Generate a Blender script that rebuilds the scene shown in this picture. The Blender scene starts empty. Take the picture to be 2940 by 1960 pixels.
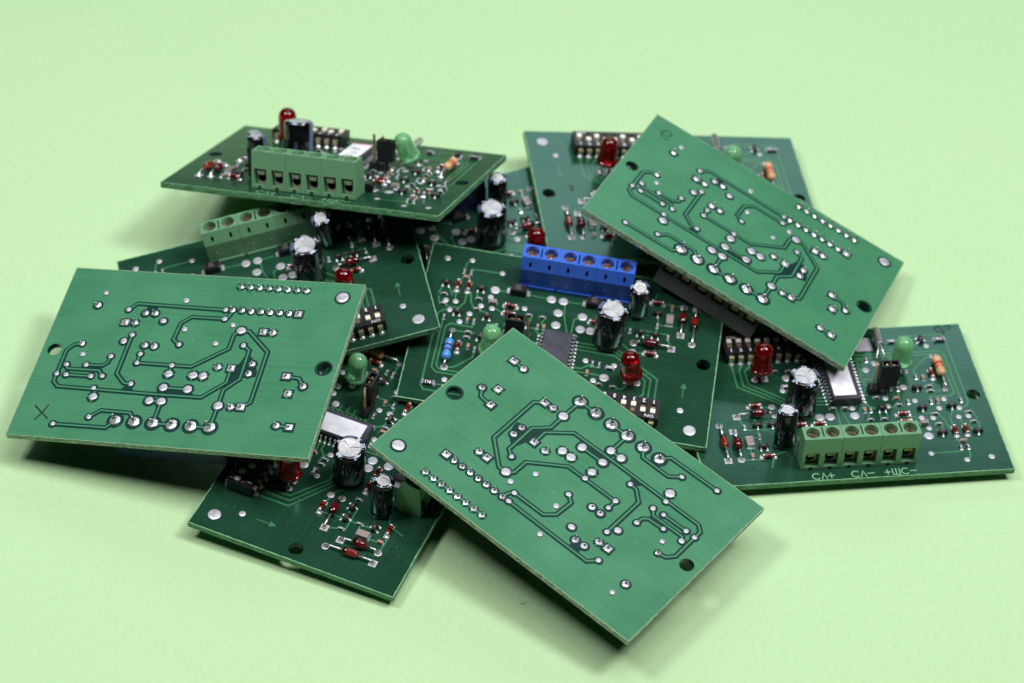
import bpy, math, random
from math import sin, cos, pi, radians
from mathutils import Matrix, Vector
from mathutils.geometry import tessellate_polygon
random.seed(7)
S = 0.01                      # 1 mm -> blender units
scene = bpy.context.scene
COL = scene.collection

# ---------------------------------------------------------------- camera
cam_d = bpy.data.cameras.new('camera')
cam = bpy.data.objects.new('camera', cam_d)
COL.objects.link(cam)
cam_d.sensor_width = 36.0
cam_d.lens = 36.0 * 6747.19 / 2940.0
cam_d.clip_start = 0.05
cam_d.clip_end = 200.0
cam.matrix_world = Matrix(((0.998325, -0.057855, 0.0, 0.0 * S),
                           (0.039684, 0.684779, -0.727669, -456.60214 * S),
                           (0.042099, 0.726451, 0.685928, 430.40996 * S), (0, 0, 0, 1)))
cam_d.dof.use_dof = True
cam_d.dof.focus_distance = 572 * S
cam_d.dof.aperture_fstop = 1.55
scene.camera = cam

# ---------------------------------------------------------------- world and studio lamps
world = bpy.data.worlds.new('World')
scene.world = world
world.use_nodes = True
bg = world.node_tree.nodes['Background']
bg.inputs['Color'].default_value = (0.85, 0.95, 1.0, 1)
bg.inputs['Strength'].default_value = 0.003

def area(name, direction, dist, size, watts, color, target=(0, 0, 0.1)):
    d = bpy.data.lights.new(name, 'AREA')
    d.shape = 'DISK'
    d.size = size
    d.energy = watts
    d.color = color
    o = bpy.data.objects.new(name, d)
    COL.objects.link(o)
    v = Vector(direction).normalized()
    o.location = Vector(target) + v * dist
    o.rotation_euler = v.to_track_quat('Z', 'Y').to_euler()
    return o

area('studio_lamp', (-3.0, -0.85, 6.0), 6.77, 1.75, 216, (1.0, 0.985, 0.985))
area('studio_lamp', (0.481, -0.06, 0.871), 11.0, 2.6, 745, (1.0, 0.985, 0.985))
area('overhead_softbox', (0.12, -0.05, 1.0), 10.0, 6.0, 490, (1.0, 0.985, 0.985))
fb = area('rear_light_panel', (0.0, 0.80, 0.60), 9.6, 8.0, 190, (0.80, 0.97, 1.0))
fb.data.shape = 'RECTANGLE'
fb.data.size_y = 2.9
scene.cycles.diffuse_bounces = 2
scene.cycles.glossy_bounces = 3

scene.view_settings.view_transform = 'Standard'
scene.view_settings.look = 'None'
scene.view_settings.exposure = 0.0
scene.view_settings.gamma = 1.0

# ---------------------------------------------------------------- materials
def srgb(r, g, b):
    f = lambda c: (c / 255 / 12.92) if c / 255 <= 0.04045 else ((c / 255 + 0.055) / 1.055) ** 2.4
    return (f(r), f(g), f(b), 1)

def mat(name, color, rough=0.5, metal=0.0, spec=0.5, **kw):
    m = bpy.data.materials.new(name)
    m.use_nodes = True
    b = m.node_tree.nodes['Principled BSDF']
    b.inputs['Base Color'].default_value = color
    b.inputs['Roughness'].default_value = rough
    b.inputs['Metallic'].default_value = metal
    b.inputs['Specular IOR Level'].default_value = spec
    for k, v in kw.items():
        b.inputs[k].default_value = v
    return m

def nodes(m):
    nt = m.node_tree
    return nt, nt.nodes['Principled BSDF'], nt.nodes.new('ShaderNodeTexCoord')

def mapping(nt, src, scale, rot=(0, 0, 0)):
    mp = nt.nodes.new('ShaderNodeMapping')
    mp.inputs['Scale'].default_value = scale
    mp.inputs['Rotation'].default_value = rot
    nt.links.new(src, mp.inputs[0])
    return mp.outputs[0]

def noise(nt, vec, scale, detail=4, rough=0.55):
    n = nt.nodes.new('ShaderNodeTexNoise')
    n.inputs['Scale'].default_value = scale
    n.inputs['Detail'].default_value = detail
    n.inputs['Roughness'].default_value = rough
    nt.links.new(vec, n.inputs['Vector'])
    return n.outputs['Fac']

def ramp(nt, fac, stops):
    r = nt.nodes.new('ShaderNodeValToRGB')
    e = r.color_ramp.elements
    e[0].position, e[0].color = stops[0]
    e[1].position, e[1].color = stops[-1]
    for p, c in stops[1:-1]:
        x = e.new(p)
        x.color = c
    nt.links.new(fac, r.inputs[0])
    return r.outputs[0]

def mix(nt, fac, a, b, mode='MIX'):
    n = nt.nodes.new('ShaderNodeMix')
    n.data_type = 'RGBA'
    n.blend_type = mode
    for sock, v in ((n.inputs['Factor'], fac), (n.inputs[6], a), (n.inputs[7], b)):
        if hasattr(v, 'is_linked'):
            nt.links.new(v, sock)
        else:
            sock.default_value = v
    return n.outputs[2]

def bump(nt, b, height, strength, dist):
    n = nt.nodes.new('ShaderNodeBump')
    n.inputs['Strength'].default_value = strength
    n.inputs['Distance'].default_value = dist
    nt.links.new(height, n.inputs['Height'])
    nt.links.new(n.outputs[0], b.inputs['Normal'])

def grey(v):
    return (v, v, v, 1)

def solder_mask(name, base, base2, line, rough, coat=0.0):
    """Green solder mask: faint machining lines along the board, cloudy tone, a few dust specks."""
    m = mat(name, base, rough)
    nt, b, tc = nodes(m)
    ob = tc.outputs['Object']
    lines = noise(nt, mapping(nt, ob, (3, 190, 3)), 1.0, 2, 0.5)
    cloud = noise(nt, mapping(nt, ob, (1, 1, 1)), 7.0, 4)
    c1 = mix(nt, ramp(nt, cloud, [(0.35, grey(0)), (0.7, grey(1))]), base, base2)
    lf = ramp(nt, lines, [(0.42, grey(0)), (0.62, grey(line))])
    c2 = mix(nt, lf, c1, tuple(min(1, x * 1.6) for x in base2[:3]) + (1,))
    speck = noise(nt, mapping(nt, ob, (1, 1, 1)), 115.0, 1, 0.4)
    sf = ramp(nt, speck, [(0.795, grey(0)), (0.83, grey(0.75))])
    c3 = mix(nt, sf, c2, srgb(150, 185, 160))
    nt.links.new(c3, b.inputs['Base Color'])
    bump(nt, b, lines, 0.10, 0.0006)
    rr = ramp(nt, cloud, [(0.3, grey(rough * 0.8)), (0.75, grey(rough * 1.35))])
    nt.links.new(rr, b.inputs['Roughness'])
    b.inputs['Coat Weight'].default_value = coat
    b.inputs['Coat Roughness'].default_value = 0.07
    b.inputs['Specular IOR Level'].default_value = 0.36
    if coat:
        b.inputs['Specular IOR Level'].default_value = 0.6
        b.inputs['Specular Tint'].default_value = (0.40, 0.97, 0.82, 1)
    return m

M = {}
M['front'] = solder_mask('green_solder_mask', srgb(24, 56, 40), srgb(29, 64, 46), 0.22, 0.19, 0.05)
M['back'] = solder_mask('green_mask_over_copper', srgb(60, 118, 86), srgb(66, 126, 93), 0.13, 0.30)
M['gap'] = mat('green_mask_over_laminate', srgb(17, 52, 48), 0.28)
M['trace_front'] = mat('green_trace', srgb(54, 114, 76), 0.3)
M['trace_back'] = mat('green_trace_over_copper', srgb(66, 128, 94), 0.3)

# board edge: layered glass laminate
m = mat('laminate_edge', srgb(120, 150, 120), 0.7)
nt, b, tc = nodes(m)
st = noise(nt, mapping(nt, tc.outputs['Object'], (40, 40, 420)), 1.0, 3, 0.6)
sp = noise(nt, mapping(nt, tc.outputs['Object'], (1, 1, 1)), 170.0, 3, 0.7)
c = ramp(nt, st, [(0.36, srgb(62, 92, 66)), (0.50, srgb(108, 142, 112)), (0.64, srgb(176, 192, 168))])
c = mix(nt, ramp(nt, sp, [(0.5, grey(0)), (0.66, grey(0.8))]), c, srgb(205, 212, 196))
nt.links.new(c, b.inputs['Base Color'])
bump(nt, b, sp, 0.6, 0.004)
M['edge'] = m
M['lettering'] = mat('bright_copper_lettering', srgb(112, 168, 128), 0.4)
m = mat('laminate_edge_green', srgb(70, 130, 84), 0.6)
nt, b, tc = nodes(m)
st = noise(nt, mapping(nt, tc.outputs['Object'], (30, 30, 300)), 1.0, 3, 0.6)
sp = noise(nt, mapping(nt, tc.outputs['Object'], (1, 1, 1)), 150.0, 3, 0.7)
c = ramp(nt, st, [(0.38, srgb(40, 90, 56)), (0.62, srgb(92, 146, 104))])
c = mix(nt, ramp(nt, sp, [(0.56, grey(0)), (0.7, grey(0.7))]), c, srgb(160, 190, 160))
nt.links.new(c, b.inputs['Base Color'])
bump(nt, b, sp, 0.5, 0.003)
M['edge_green'] = m
M['rim_green'] = mat('worn_rim_green', srgb(112, 166, 124), 0.5)  # lighter laminate, with the light caught by the routed edge painted in
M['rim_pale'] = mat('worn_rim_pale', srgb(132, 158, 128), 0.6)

def solder(name, col, rough, metal):
    m = mat(name, col, rough, metal)
    nt, b, tc = nodes(m)
    n = noise(nt, mapping(nt, tc.outputs['Object'], (1, 1, 1)), 60.0, 3)
    bump(nt, b, n, 0.35, 0.004)
    r = ramp(nt, n, [(0.3, grey(rough * 0.7)), (0.7, grey(min(1, rough * 1.5)))])
    nt.links.new(r, b.inputs['Roughness'])
    return m
M['pad'] = solder('tinned_pad', (0.52, 0.52, 0.57, 1), 0.42, 0.55)
M['solder'] = solder('solder', (0.80, 0.80, 0.85, 1), 0.26, 0.7)
M['lead'] = mat('tinned_wire', (0.70, 0.69, 0.70, 1), 0.28, 0.9)
M['pin'] = mat('steel_pin', (0.45, 0.45, 0.47, 1), 0.25, 0.95)
M['gold'] = mat('gold_pin', (0.75, 0.55, 0.26, 1), 0.28, 0.95)
M['pale_gold'] = mat('pale_gold_lead', (0.85, 0.74, 0.48, 1), 0.3, 0.75)
M['black'] = mat('black_plastic', srgb(22, 22, 25), 0.38)
M['ic'] = mat('grey_moulded_plastic', srgb(46, 46, 56), 0.5)
nt, b, tc = nodes(M['ic'])
n_ = noise(nt, mapping(nt, tc.outputs['Object'], (1, 1, 1)), 26.0, 5)
nt.links.new(ramp(nt, n_, [(0.3, srgb(36, 36, 45)), (0.72, srgb(66, 66, 78))]), b.inputs['Base Color'])
M['sleeve'] = mat('black_shrink_sleeve', srgb(8, 8, 11), 0.14, 0, 0.5)
M['sleeve_stripe'] = mat('pale_blue_print', srgb(84, 100, 132), 0.3)
M['alu'] = mat('brushed_aluminium', (0.83, 0.83, 0.85, 1), 0.38, 0.45)
nt, b, tc = nodes(M['alu'])
n_ = noise(nt, mapping(nt, tc.outputs['Object'], (1, 1, 1)), 90.0, 4, 0.7)
nt.links.new(ramp(nt, n_, [(0.35, (0.42, 0.42, 0.44, 1)), (0.65, (0.70, 0.70, 0.72, 1))]), b.inputs['Base Color'])
bump(nt, b, n_, 0.25, 0.003)
M['groove'] = mat('vent_groove', (0.48, 0.48, 0.50, 1), 0.5, 0.5)
M['white'] = mat('white_print', srgb(228, 230, 236), 0.5)
M['bluewhite'] = mat('pale_print', srgb(196, 212, 240), 0.4)
M['slider'] = mat('ivory_slider', srgb(238, 234, 215), 0.4)
M['slider_tan'] = mat('tan_slider_shade', srgb(120, 100, 74), 0.5)  # tan floor of the slider slots
M['chip_black'] = mat('chip_resistor_glaze', srgb(30, 30, 36), 0.3)
M['chip_tan'] = mat('tan_ceramic', srgb(168, 122, 84), 0.5)
M['chip_grey'] = mat('grey_ceramic', srgb(138, 124, 118), 0.5)
M['ceramic_white'] = mat('tinned_end', srgb(165, 165, 175), 0.35, 0.6)
M['glass_red'] = mat('orange_glass', srgb(118, 28, 18), 0.08, 0, 0.7)
M['glass_red'].node_tree.nodes['Principled BSDF'].inputs['Coat Weight'].default_value = 0.5
M['glass_dark'] = mat('dark_glass', srgb(30, 8, 8), 0.08, 0, 0.7)
M['glass_crimson'] = mat('crimson_glass', srgb(84, 12, 18), 0.08, 0, 0.7)
M['paper_label'] = mat('white_sticker', srgb(226, 228, 236), 0.55)
nt, b, tc = nodes(M['paper_label'])
n_ = noise(nt, mapping(nt, tc.outputs['Object'], (1, 1, 1)), 14.0, 5)
nt.links.new(ramp(nt, n_, [(0.48, srgb(232, 234, 240)), (0.66, srgb(200, 202, 212))]), b.inputs['Base Color'])
M['red_print'] = mat('red_print', srgb(190, 60, 60), 0.5)
M['ink'] = mat('black_marker_ink', srgb(14, 34, 26), 0.5)
M['tag_green'] = mat('green_terminal_plastic', srgb(96, 142, 106), 0.42, 0, 0.4)
M['tag_blue'] = mat('blue_terminal_plastic', srgb(50, 96, 196), 0.38, 0, 0.4)
M['tag_navy'] = mat('navy_terminal_plastic', srgb(24, 40, 84), 0.4, 0, 0.4)  # blue plastic darkened; shade under the tilted board put into the colour
M['tag_teal'] = mat('teal_terminal_plastic', srgb(14, 42, 66), 0.4, 0, 0.4)  # blue-teal plastic, with the shade below the upturned board painted in
M['tag_grey'] = mat('grey_terminal_plastic', srgb(92, 95, 92), 0.45, 0, 0.4)
M['hollow'] = mat('dark_hollow', srgb(14, 20, 16), 0.8)
M['screw'] = mat('brass_plated_screw', (0.58, 0.42, 0.32, 1), 0.28, 0.95)
M['clamp'] = mat('brass_clamp', (0.50, 0.45, 0.16, 1), 0.3, 0.8)
M['clamp_steel'] = mat('steel_clamp', (0.50, 0.45, 0.40, 1), 0.42, 0.6)
M['crystal'] = mat('nickel_can', (0.62, 0.60, 0.60, 1), 0.33, 0.85)
M['res_peach'] = mat('beige_resistor_lacquer', srgb(206, 160, 122), 0.35)
M['res_blue'] = mat('blue_resistor_lacquer', srgb(70, 140, 215), 0.3)
M['band_red'] = mat('red_band', srgb(186, 62, 36), 0.35)
M['band_dark'] = mat('dark_red_band', srgb(80, 20, 36), 0.35)
M['band_gold'] = mat('gold_band', srgb(190, 140, 80), 0.35)

def led_mat(name, col, trans, rough, sss=0.0):
    m = mat(name, col, rough, 0, 0.5)
    b = m.node_tree.nodes['Principled BSDF']
    b.inputs['Transmission Weight'].default_value = trans
    b.inputs['IOR'].default_value = 1.5
    if sss:
        b.inputs['Subsurface Weight'].default_value = sss
        b.inputs['Subsurface Radius'].default_value = (0.01, 0.03, 0.012)
        b.inputs['Subsurface Scale'].default_value = 1.0
    return m
M['led_red'] = led_mat('red_clear_epoxy', srgb(140, 6, 14), 0.75, 0.04)
M['led_green'] = led_mat('green_diffused_epoxy', srgb(142, 214, 156), 0.55, 0.10, 0.4)

# ---------------------------------------------------------------- mesh helpers (all inputs in mm)
class MB:
    def __init__(self):
        self.v, self.f, self.mi, self.sm = [], [], [], []
    def add(self, vs, fs, mi=0, smooth=False, mx=None):
        o = len(self.v)
        if mx is not None:
            vs = [tuple(mx @ Vector(p)) for p in vs]
        self.v += [tuple(p) for p in vs]
        for f in fs:
            self.f.append(tuple(i + o for i in f))
            self.mi.append(mi)
            self.sm.append(smooth)
    def box(self, x0, x1, y0, y1, z0, z1, mi=0, mx=None):
        vs = [(x0, y0, z0), (x1, y0, z0), (x1, y1, z0), (x0, y1, z0), (x0, y0, z1), (x1, y0, z1), (x1, y1, z1), (x0, y1, z1)]
        self.add(vs, [(0, 3, 2, 1), (4, 5, 6, 7), (0, 1, 5, 4), (1, 2, 6, 5), (2, 3, 7, 6), (3, 0, 4, 7)], mi, False, mx)
    def bbox(self, x0, x1, y0, y1, z0, z1, b=0.1, mi=0, mx=None):
        """box with chamfered top edges and vertical edges"""
        p = lambda x0, x1, y0, y1, z, c: [(x0 + c, y0, z), (x1 - c, y0, z), (x1, y0 + c, z), (x1, y1 - c, z), (x1 - c, y1, z), (x0 + c, y1, z), (x0, y1 - c, z), (x0, y0 + c, z)]
        r0 = p(x0, x1, y0, y1, z0, b)
        r1 = p(x0, x1, y0, y1, z1 - b, b)
        r2 = p(x0 + b, x1 - b, y0 + b, y1 - b, z1, b * 0.6)
        vs = r0 + r1 + r2
        fs = [tuple(range(7, -1, -1)), tuple(range(16, 24))]
        for k in (0, 8):
            for i in range(8):
                j = (i + 1) % 8
                fs.append((k + i, k + j, k + 8 + j, k + 8 + i))
        self.add(vs, fs, mi, False, mx)
    def lathe(self, prof, n=24, mi=0, mx=None, smooth=True, mis=None):
        """prof: list of (r, z); revolve about z"""
        vs, fs, ms = [], [], []
        rings = []
        for r, z in prof:
            if r < 1e-6:
                rings.append([len(vs)])
                vs.append((0, 0, z))
            else:
                rings.append(list(range(len(vs), len(vs) + n)))
                vs += [(r * cos(2 * pi * i / n), r * sin(2 * pi * i / n), z) for i in range(n)]
        for k in range(len(prof) - 1):
            a, c = rings[k], rings[k + 1]
            for i in range(n):
                j = (i + 1) % n
                if len(a) == 1 and len(c) == 1:
                    continue
                if len(a) == 1:
                    fs.append((a[0], c[j], c[i]) if prof[k][1] > 1e9 else (a[0], c[j], c[i]))
                elif len(c) == 1:
                    fs.append((a[i], a[j], c[0]))
                else:
                    fs.append((a[i], a[j], c[j], c[i]))
                ms.append(mis[k] if mis else mi)
        o = len(self.v)
        if mx is not None:
            vs = [tuple(mx @ Vector(p)) for p in vs]
        self.v += vs
        for f, q in zip(fs, ms):
            self.f.append(tuple(i + o for i in f))
            self.mi.append(q)
            self.sm.append(smooth)
    def tube(self, pts, r, n=8, mi=0, caps=True, mx=None):
        pts = [Vector(p) for p in pts]
        rings, vs, fs = [], [], []
        up = Vector((0, 0, 1))
        for i, p in enumerate(pts):
            if i == 0:
                t = pts[1] - p
            elif i == len(pts) - 1:
                t = p - pts[i - 1]
            else:
                t = (pts[i + 1] - p).normalized() + (p - pts[i - 1]).normalized()
            t.normalize()
            a = up if abs(t.dot(up)) < 0.95 else Vector((1, 0, 0))
            u = t.cross(a).normalized()
            w = u.cross(t).normalized()
            rr = r[i] if isinstance(r, (list, tuple)) else r
            rings.append(len(vs))
            vs += [tuple(p + u * rr * cos(2 * pi * k / n) + w * rr * sin(2 * pi * k / n)) for k in range(n)]
        for i in range(len(pts) - 1):
            for k in range(n):
                j = (k + 1) % n
                fs.append((rings[i] + k, rings[i + 1] + k, rings[i + 1] + j, rings[i] + j))
        if caps:
            fs.append(tuple(rings[0] + k for k in range(n)))
            fs.append(tuple(rings[-1] + k for k in range(n - 1, -1, -1)))
        self.add(vs, fs, mi, True, mx)
    def plate(self, outer, holes, frame, mi=0, walls=None, wall_mi=None, floor_mi=None):
        """flat face with holes. frame=(O,U,V) in 3D; walls=depth list per hole (along -N)."""
        O, U, V = [Vector(a) for a in frame]
        N = U.cross(V).normalized()
        loops = [[Vector((x, y, 0)) for x, y in outer]] + [[Vector((x, y, 0)) for x, y in h] for h in holes]
        tris = tessellate_polygon(loops)
        flat = [p for l in loops for p in l]
        vs = [tuple(O + U * p.x + V * p.y) for p in flat]
        fs = []
        for t in tris:
            a, b, c = [flat[i] for i in t]
            cr = (b - a).cross(c - a).z
            fs.append(tuple(t) if cr > 0 else (t[0], t[2], t[1]))
        self.add(vs, fs, mi)
        if walls:
            for h, d in zip(holes, walls):
                n = len(h)
                top = [tuple(O + U * x + V * y) for x, y in h]
                bot = [tuple(O + U * x + V * y - N * d) for x, y in h]
                self.add(top + bot, [(i, (i + 1) % n, n + (i + 1) % n, n + i) for i in range(n)], mi if wall_mi is None else wall_mi)
                if floor_mi is not None:
                    self.add(bot, [tuple(range(n))], floor_mi)
    def strip(self, pts, w, z, mi=0, ext=True):
        """flat mitred ribbon along a 2D polyline, round-ish ends"""
        P = [Vector(p) for p in pts]
        L, R = [], []
        n = len(P)
        for i in range(n):
            if i == 0:
                d = (P[1] - P[0]).normalized()
                nn = Vector((-d.y, d.x))
                k = 1
            elif i == n - 1:
                d = (P[-1] - P[-2]).normalized()
                nn = Vector((-d.y, d.x))
                k = 1
            else:
                a = (P[i] - P[i - 1]).normalized()
                c = (P[i + 1] - P[i]).normalized()
                na, nc = Vector((-a.y, a.x)), Vector((-c.y, c.x))
                nn = (na + nc)
                nn.normalize()
                k = min(1.6, 1 / max(0.3, nn.dot(na)))
            L.append(P[i] + nn * w / 2 * k)
            R.append(P[i] - nn * w / 2 * k)
        vs = [(p.x, p.y, z) for p in L] + [(p.x, p.y, z) for p in R]
        fs = [(i, n + i, n + i + 1, i + 1) for i in range(n - 1)]
        self.add(vs, fs, mi)
        if ext:
            for e, q in ((0, 1), (n - 1, n - 2)):
                d = (P[e] - P[q]).normalized()
                nn = Vector((-d.y, d.x))
                arc = [P[e] + nn * w / 2 * cos(a) + d * w / 2 * sin(a) for a in [pi * k / 6 for k in range(7)]]
                self.add([(p.x, p.y, z) for p in arc], [tuple(range(6, -1, -1))], mi)
    def disc(self, x, y, r, z, n=20, mi=0):
        self.add([(x + r * cos(2 * pi * i / n), y + r * sin(2 * pi * i / n), z) for i in range(n)], [tuple(range(n))], mi)
    def mesh(self, name, mats):
        me = bpy.data.meshes.new(name)
        me.from_pydata([(a * S, b * S, c * S) for a, b, c in self.v], [], self.f)
        me.polygons.foreach_set('material_index', self.mi)
        me.polygons.foreach_set('use_smooth', self.sm)
        for q in mats:
            me.materials.append(M[q] if isinstance(q, str) else q)
        me.update()
        return me

CACHE = {}
def cached(key, fn):
    if key not in CACHE:
        CACHE[key] = fn()
    return CACHE[key]

def put(name, me, parent, loc=(0, 0, 0), rz=0.0, kind=None, mx=None, label=None):
    o = bpy.data.objects.new(name, me)
    COL.objects.link(o)
    o.parent = parent
    if mx is not None:
        o.matrix_basis = mx
    else:
        o.location = (loc[0] * S, loc[1] * S, loc[2] * S)
        o.rotation_euler = (0, 0, rz)
    if kind:
        o['kind'] = kind
    if label:
        o['label'] = label
    return o

def circle(x, y, r, n=24, ph=0.0):
    return [(x + r * cos(2 * pi * i / n + ph), y + r * sin(2 * pi * i / n + ph)) for i in range(n)]

def text_geo(txt, size, bold=0.0):
    """list of (verts2d, faces) of a text block, baseline at 0, centred in x; unit mm"""
    key = ('text', txt, bold)
    def make():
        cu = bpy.data.curves.new('t', 'FONT')
        cu.body = txt
        cu.align_x = 'CENTER'
        cu.resolution_u = 2
        cu.offset = bold
        ob = bpy.data.objects.new('t', cu)
        COL.objects.link(ob)
        dg = bpy.context.evaluated_depsgraph_get()
        me = ob.evaluated_get(dg).to_mesh()
        vs = [(v.co.x, v.co.y) for v in me.vertices]
        fs = [tuple(p.vertices) for p in me.polygons]
        ob.evaluated_get(dg).to_mesh_clear()
        bpy.data.objects.remove(ob)
        bpy.data.curves.remove(cu)
        return vs, fs
    vs, fs = cached(key, make)
    return [(x * size, y * size) for x, y in vs], fs

def add_text(mb, txt, size, x, y, z, rz=0.0, mi=0, sx=1.0, bold=0.0):
    vs, fs = text_geo(txt, size, bold)
    c, s = cos(rz), sin(rz)
    vs3 = [(x + (a * sx) * c - (b - size * 0.35) * s, y + (a * sx) * s + (b - size * 0.35) * c, z) for a, b in vs]
    mb.add(vs3, fs, mi)

BW, BH, TH = 79.72, 54.43, 1.6

# ---------------------------------------------------------------- circuit board layout (mm, seen from the component side)
HOLES = [(3.6, 27.2, 1.85), (76.3, 27.3, 1.85)]
TPINS = [(52.4 - 5.0 * i, 6.7) for i in range(6)]
DIPX = [14.85 + 2.54 * i for i in range(8)]
BACK_SMALL = [(60.6, 41.5), (34.5, 43.4), (33.9, 40.5), (43.4, 31.4), (56.9, 33.5), (52.1, 18.1), (52.7, 27.6), (52.7, 24.7), (43.2, 24.7),
              (26.4, 32.5), (71.3, 22.7), (66.0, 23.0), (60.3, 26.2), (72.9, 19.6), (70.3, 19.5), (63.5, 19.6), (60.5, 19.9),
              (61.5, 16.0), (68.4, 4.2), (59.7, 7.1), (69.4, 29.6)]
VIAS = [(68.6, 46.4), (46.0, 45.6), (43.5, 36.3), (33.9, 32.4), (31.1, 38.6), (68.1, 26.2)]
BACK_MID = [(69.4, 42.3), (55.6, 40.7), (53.0, 40.8), (50.0, 38.5), (58.5, 31.3), (52.4, 30.4), (49.8, 30.3), (31.0, 25.2),
            (22.4, 23.8), (23.9, 13.3), (22.3, 26.8), (57.4, 37.3), (19.9, 37.1), (10.7, 8.8), (7.3, 21.1)]
BACK_BIG = [(28.4, 37.1), (43.2, 22.0), (36.7, 22.1), (34.0, 22.1), (43.2, 17.7), (36.7, 17.7), (60.7, 13.3), (45.6, 13.4), (42.4, 13.4), (27.3, 13.4)]
BACK_SQ = [(60.1, 37.3), (22.4, 37.1), (27.4, 25.1), (21.3, 13.5), (12.4, 23.8), (7.3, 8.6), (10.5, 18.6), (32.65, 43.5)]
BACK_SQ[7] = (14.85, 43.5)
THERMAL = {(57.4, 37.3), (19.9, 37.1), (31.0, 25.2), (43.2, 22.0), (36.7, 22.1), (34.0, 22.1), (60.7, 13.3), (23.9, 13.3), (10.5, 18.6)}
BACK_PINS = [(69.4, 42.3), (69.4, 29.6), (55.6, 40.7), (53.0, 40.8), (52.4, 30.4), (49.8, 30.3), (31.0, 25.2), (22.4, 23.8), (23.9, 13.3),
             (57.4, 37.3), (19.9, 37.1), (10.7, 8.8), (7.3, 21.1), (60.1, 37.3), (22.4, 37.1), (27.4, 25.1), (21.3, 13.5), (12.4, 23.8), (7.3, 8.6), (10.5, 18.6), (22.3, 26.8)]
BACK_TRACES = [
    [(60.6, 41.5), (58.7, 43.7), (34.5, 43.4)], [(32.5, 43.3), (33.0, 41.4), (33.9, 40.5), (42.8, 40.5), (45.1, 38.2), (45.4, 32.9), (43.4, 31.4)],
    [(56.9, 33.5), (56.9, 21.0), (54.0, 18.2), (52.1, 18.1)], [(52.7, 27.6), (52.7, 24.8), (38.0, 24.8), (29.9, 31.2), (29.9, 35.7), (28.4, 37.1)],
    [(28.4, 37.1), (26.2, 37.1), (19.5, 31.0), (19.3, 15.2), (21.3, 13.5)], [(26.4, 32.5), (24.4, 31.1), (24.2, 22.0), (27.4, 18.4), (27.3, 13.4)],
    [(27.4, 25.1), (27.3, 20.7), (32.5, 15.6), (44.1, 15.5), (71.3, 15.8), (72.9, 17.3), (72.9, 27.3), (71.4, 29.2), (69.4, 29.6)],
    [(71.3, 22.7), (70.6, 21.5), (61.9, 21.6), (60.5, 19.9)], [(70.3, 19.5), (63.5, 19.6)], [(66.0, 23.0), (61.6, 23.2), (60.5, 24.2), (60.3, 26.2)],
    [(43.2, 17.7), (36.7, 17.7)], [(45.6, 13.4), (42.4, 13.4), (42.4, 6.7)], [(27.3, 13.4), (27.4, 6.7)],
    [(68.4, 4.2), (54.2, 4.3), (52.4, 6.7)], [(59.7, 7.1), (57.2, 9.4), (49.3, 9.3), (47.4, 6.7)], [(42.4, 6.7), (37.4, 6.7)],
    [(32.4, 6.7), (27.4, 6.7)], [(10.7, 8.8), (7.3, 8.6)], [(12.4, 23.8), (9.0, 23.5), (7.3, 21.1)]]
# bare-laminate patches between the tracks (dark areas)
BACK_FILLS = [[(27.0, 23.0), (25.6, 27.6), (24.6, 30.4), (21.6, 27.6), (20.4, 24.6), (20.3, 23.0), (23.6, 22.6), (24.0, 21.4), (27.0, 18.6)],
              [(45.4, 15.8), (43.2, 17.3), (36.7, 17.3), (33.6, 15.9)], [(55.8, 41.2), (55.8, 43.4), (52.8, 43.4), (52.8, 41.2)],
              [(54.4, 16.2), (53.0, 18.0), (51.4, 17.6), (51.0, 16.2)], [(62.0, 21.2), (61.0, 23.0), (64.5, 23.0), (66.0, 21.4)]]

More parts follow.
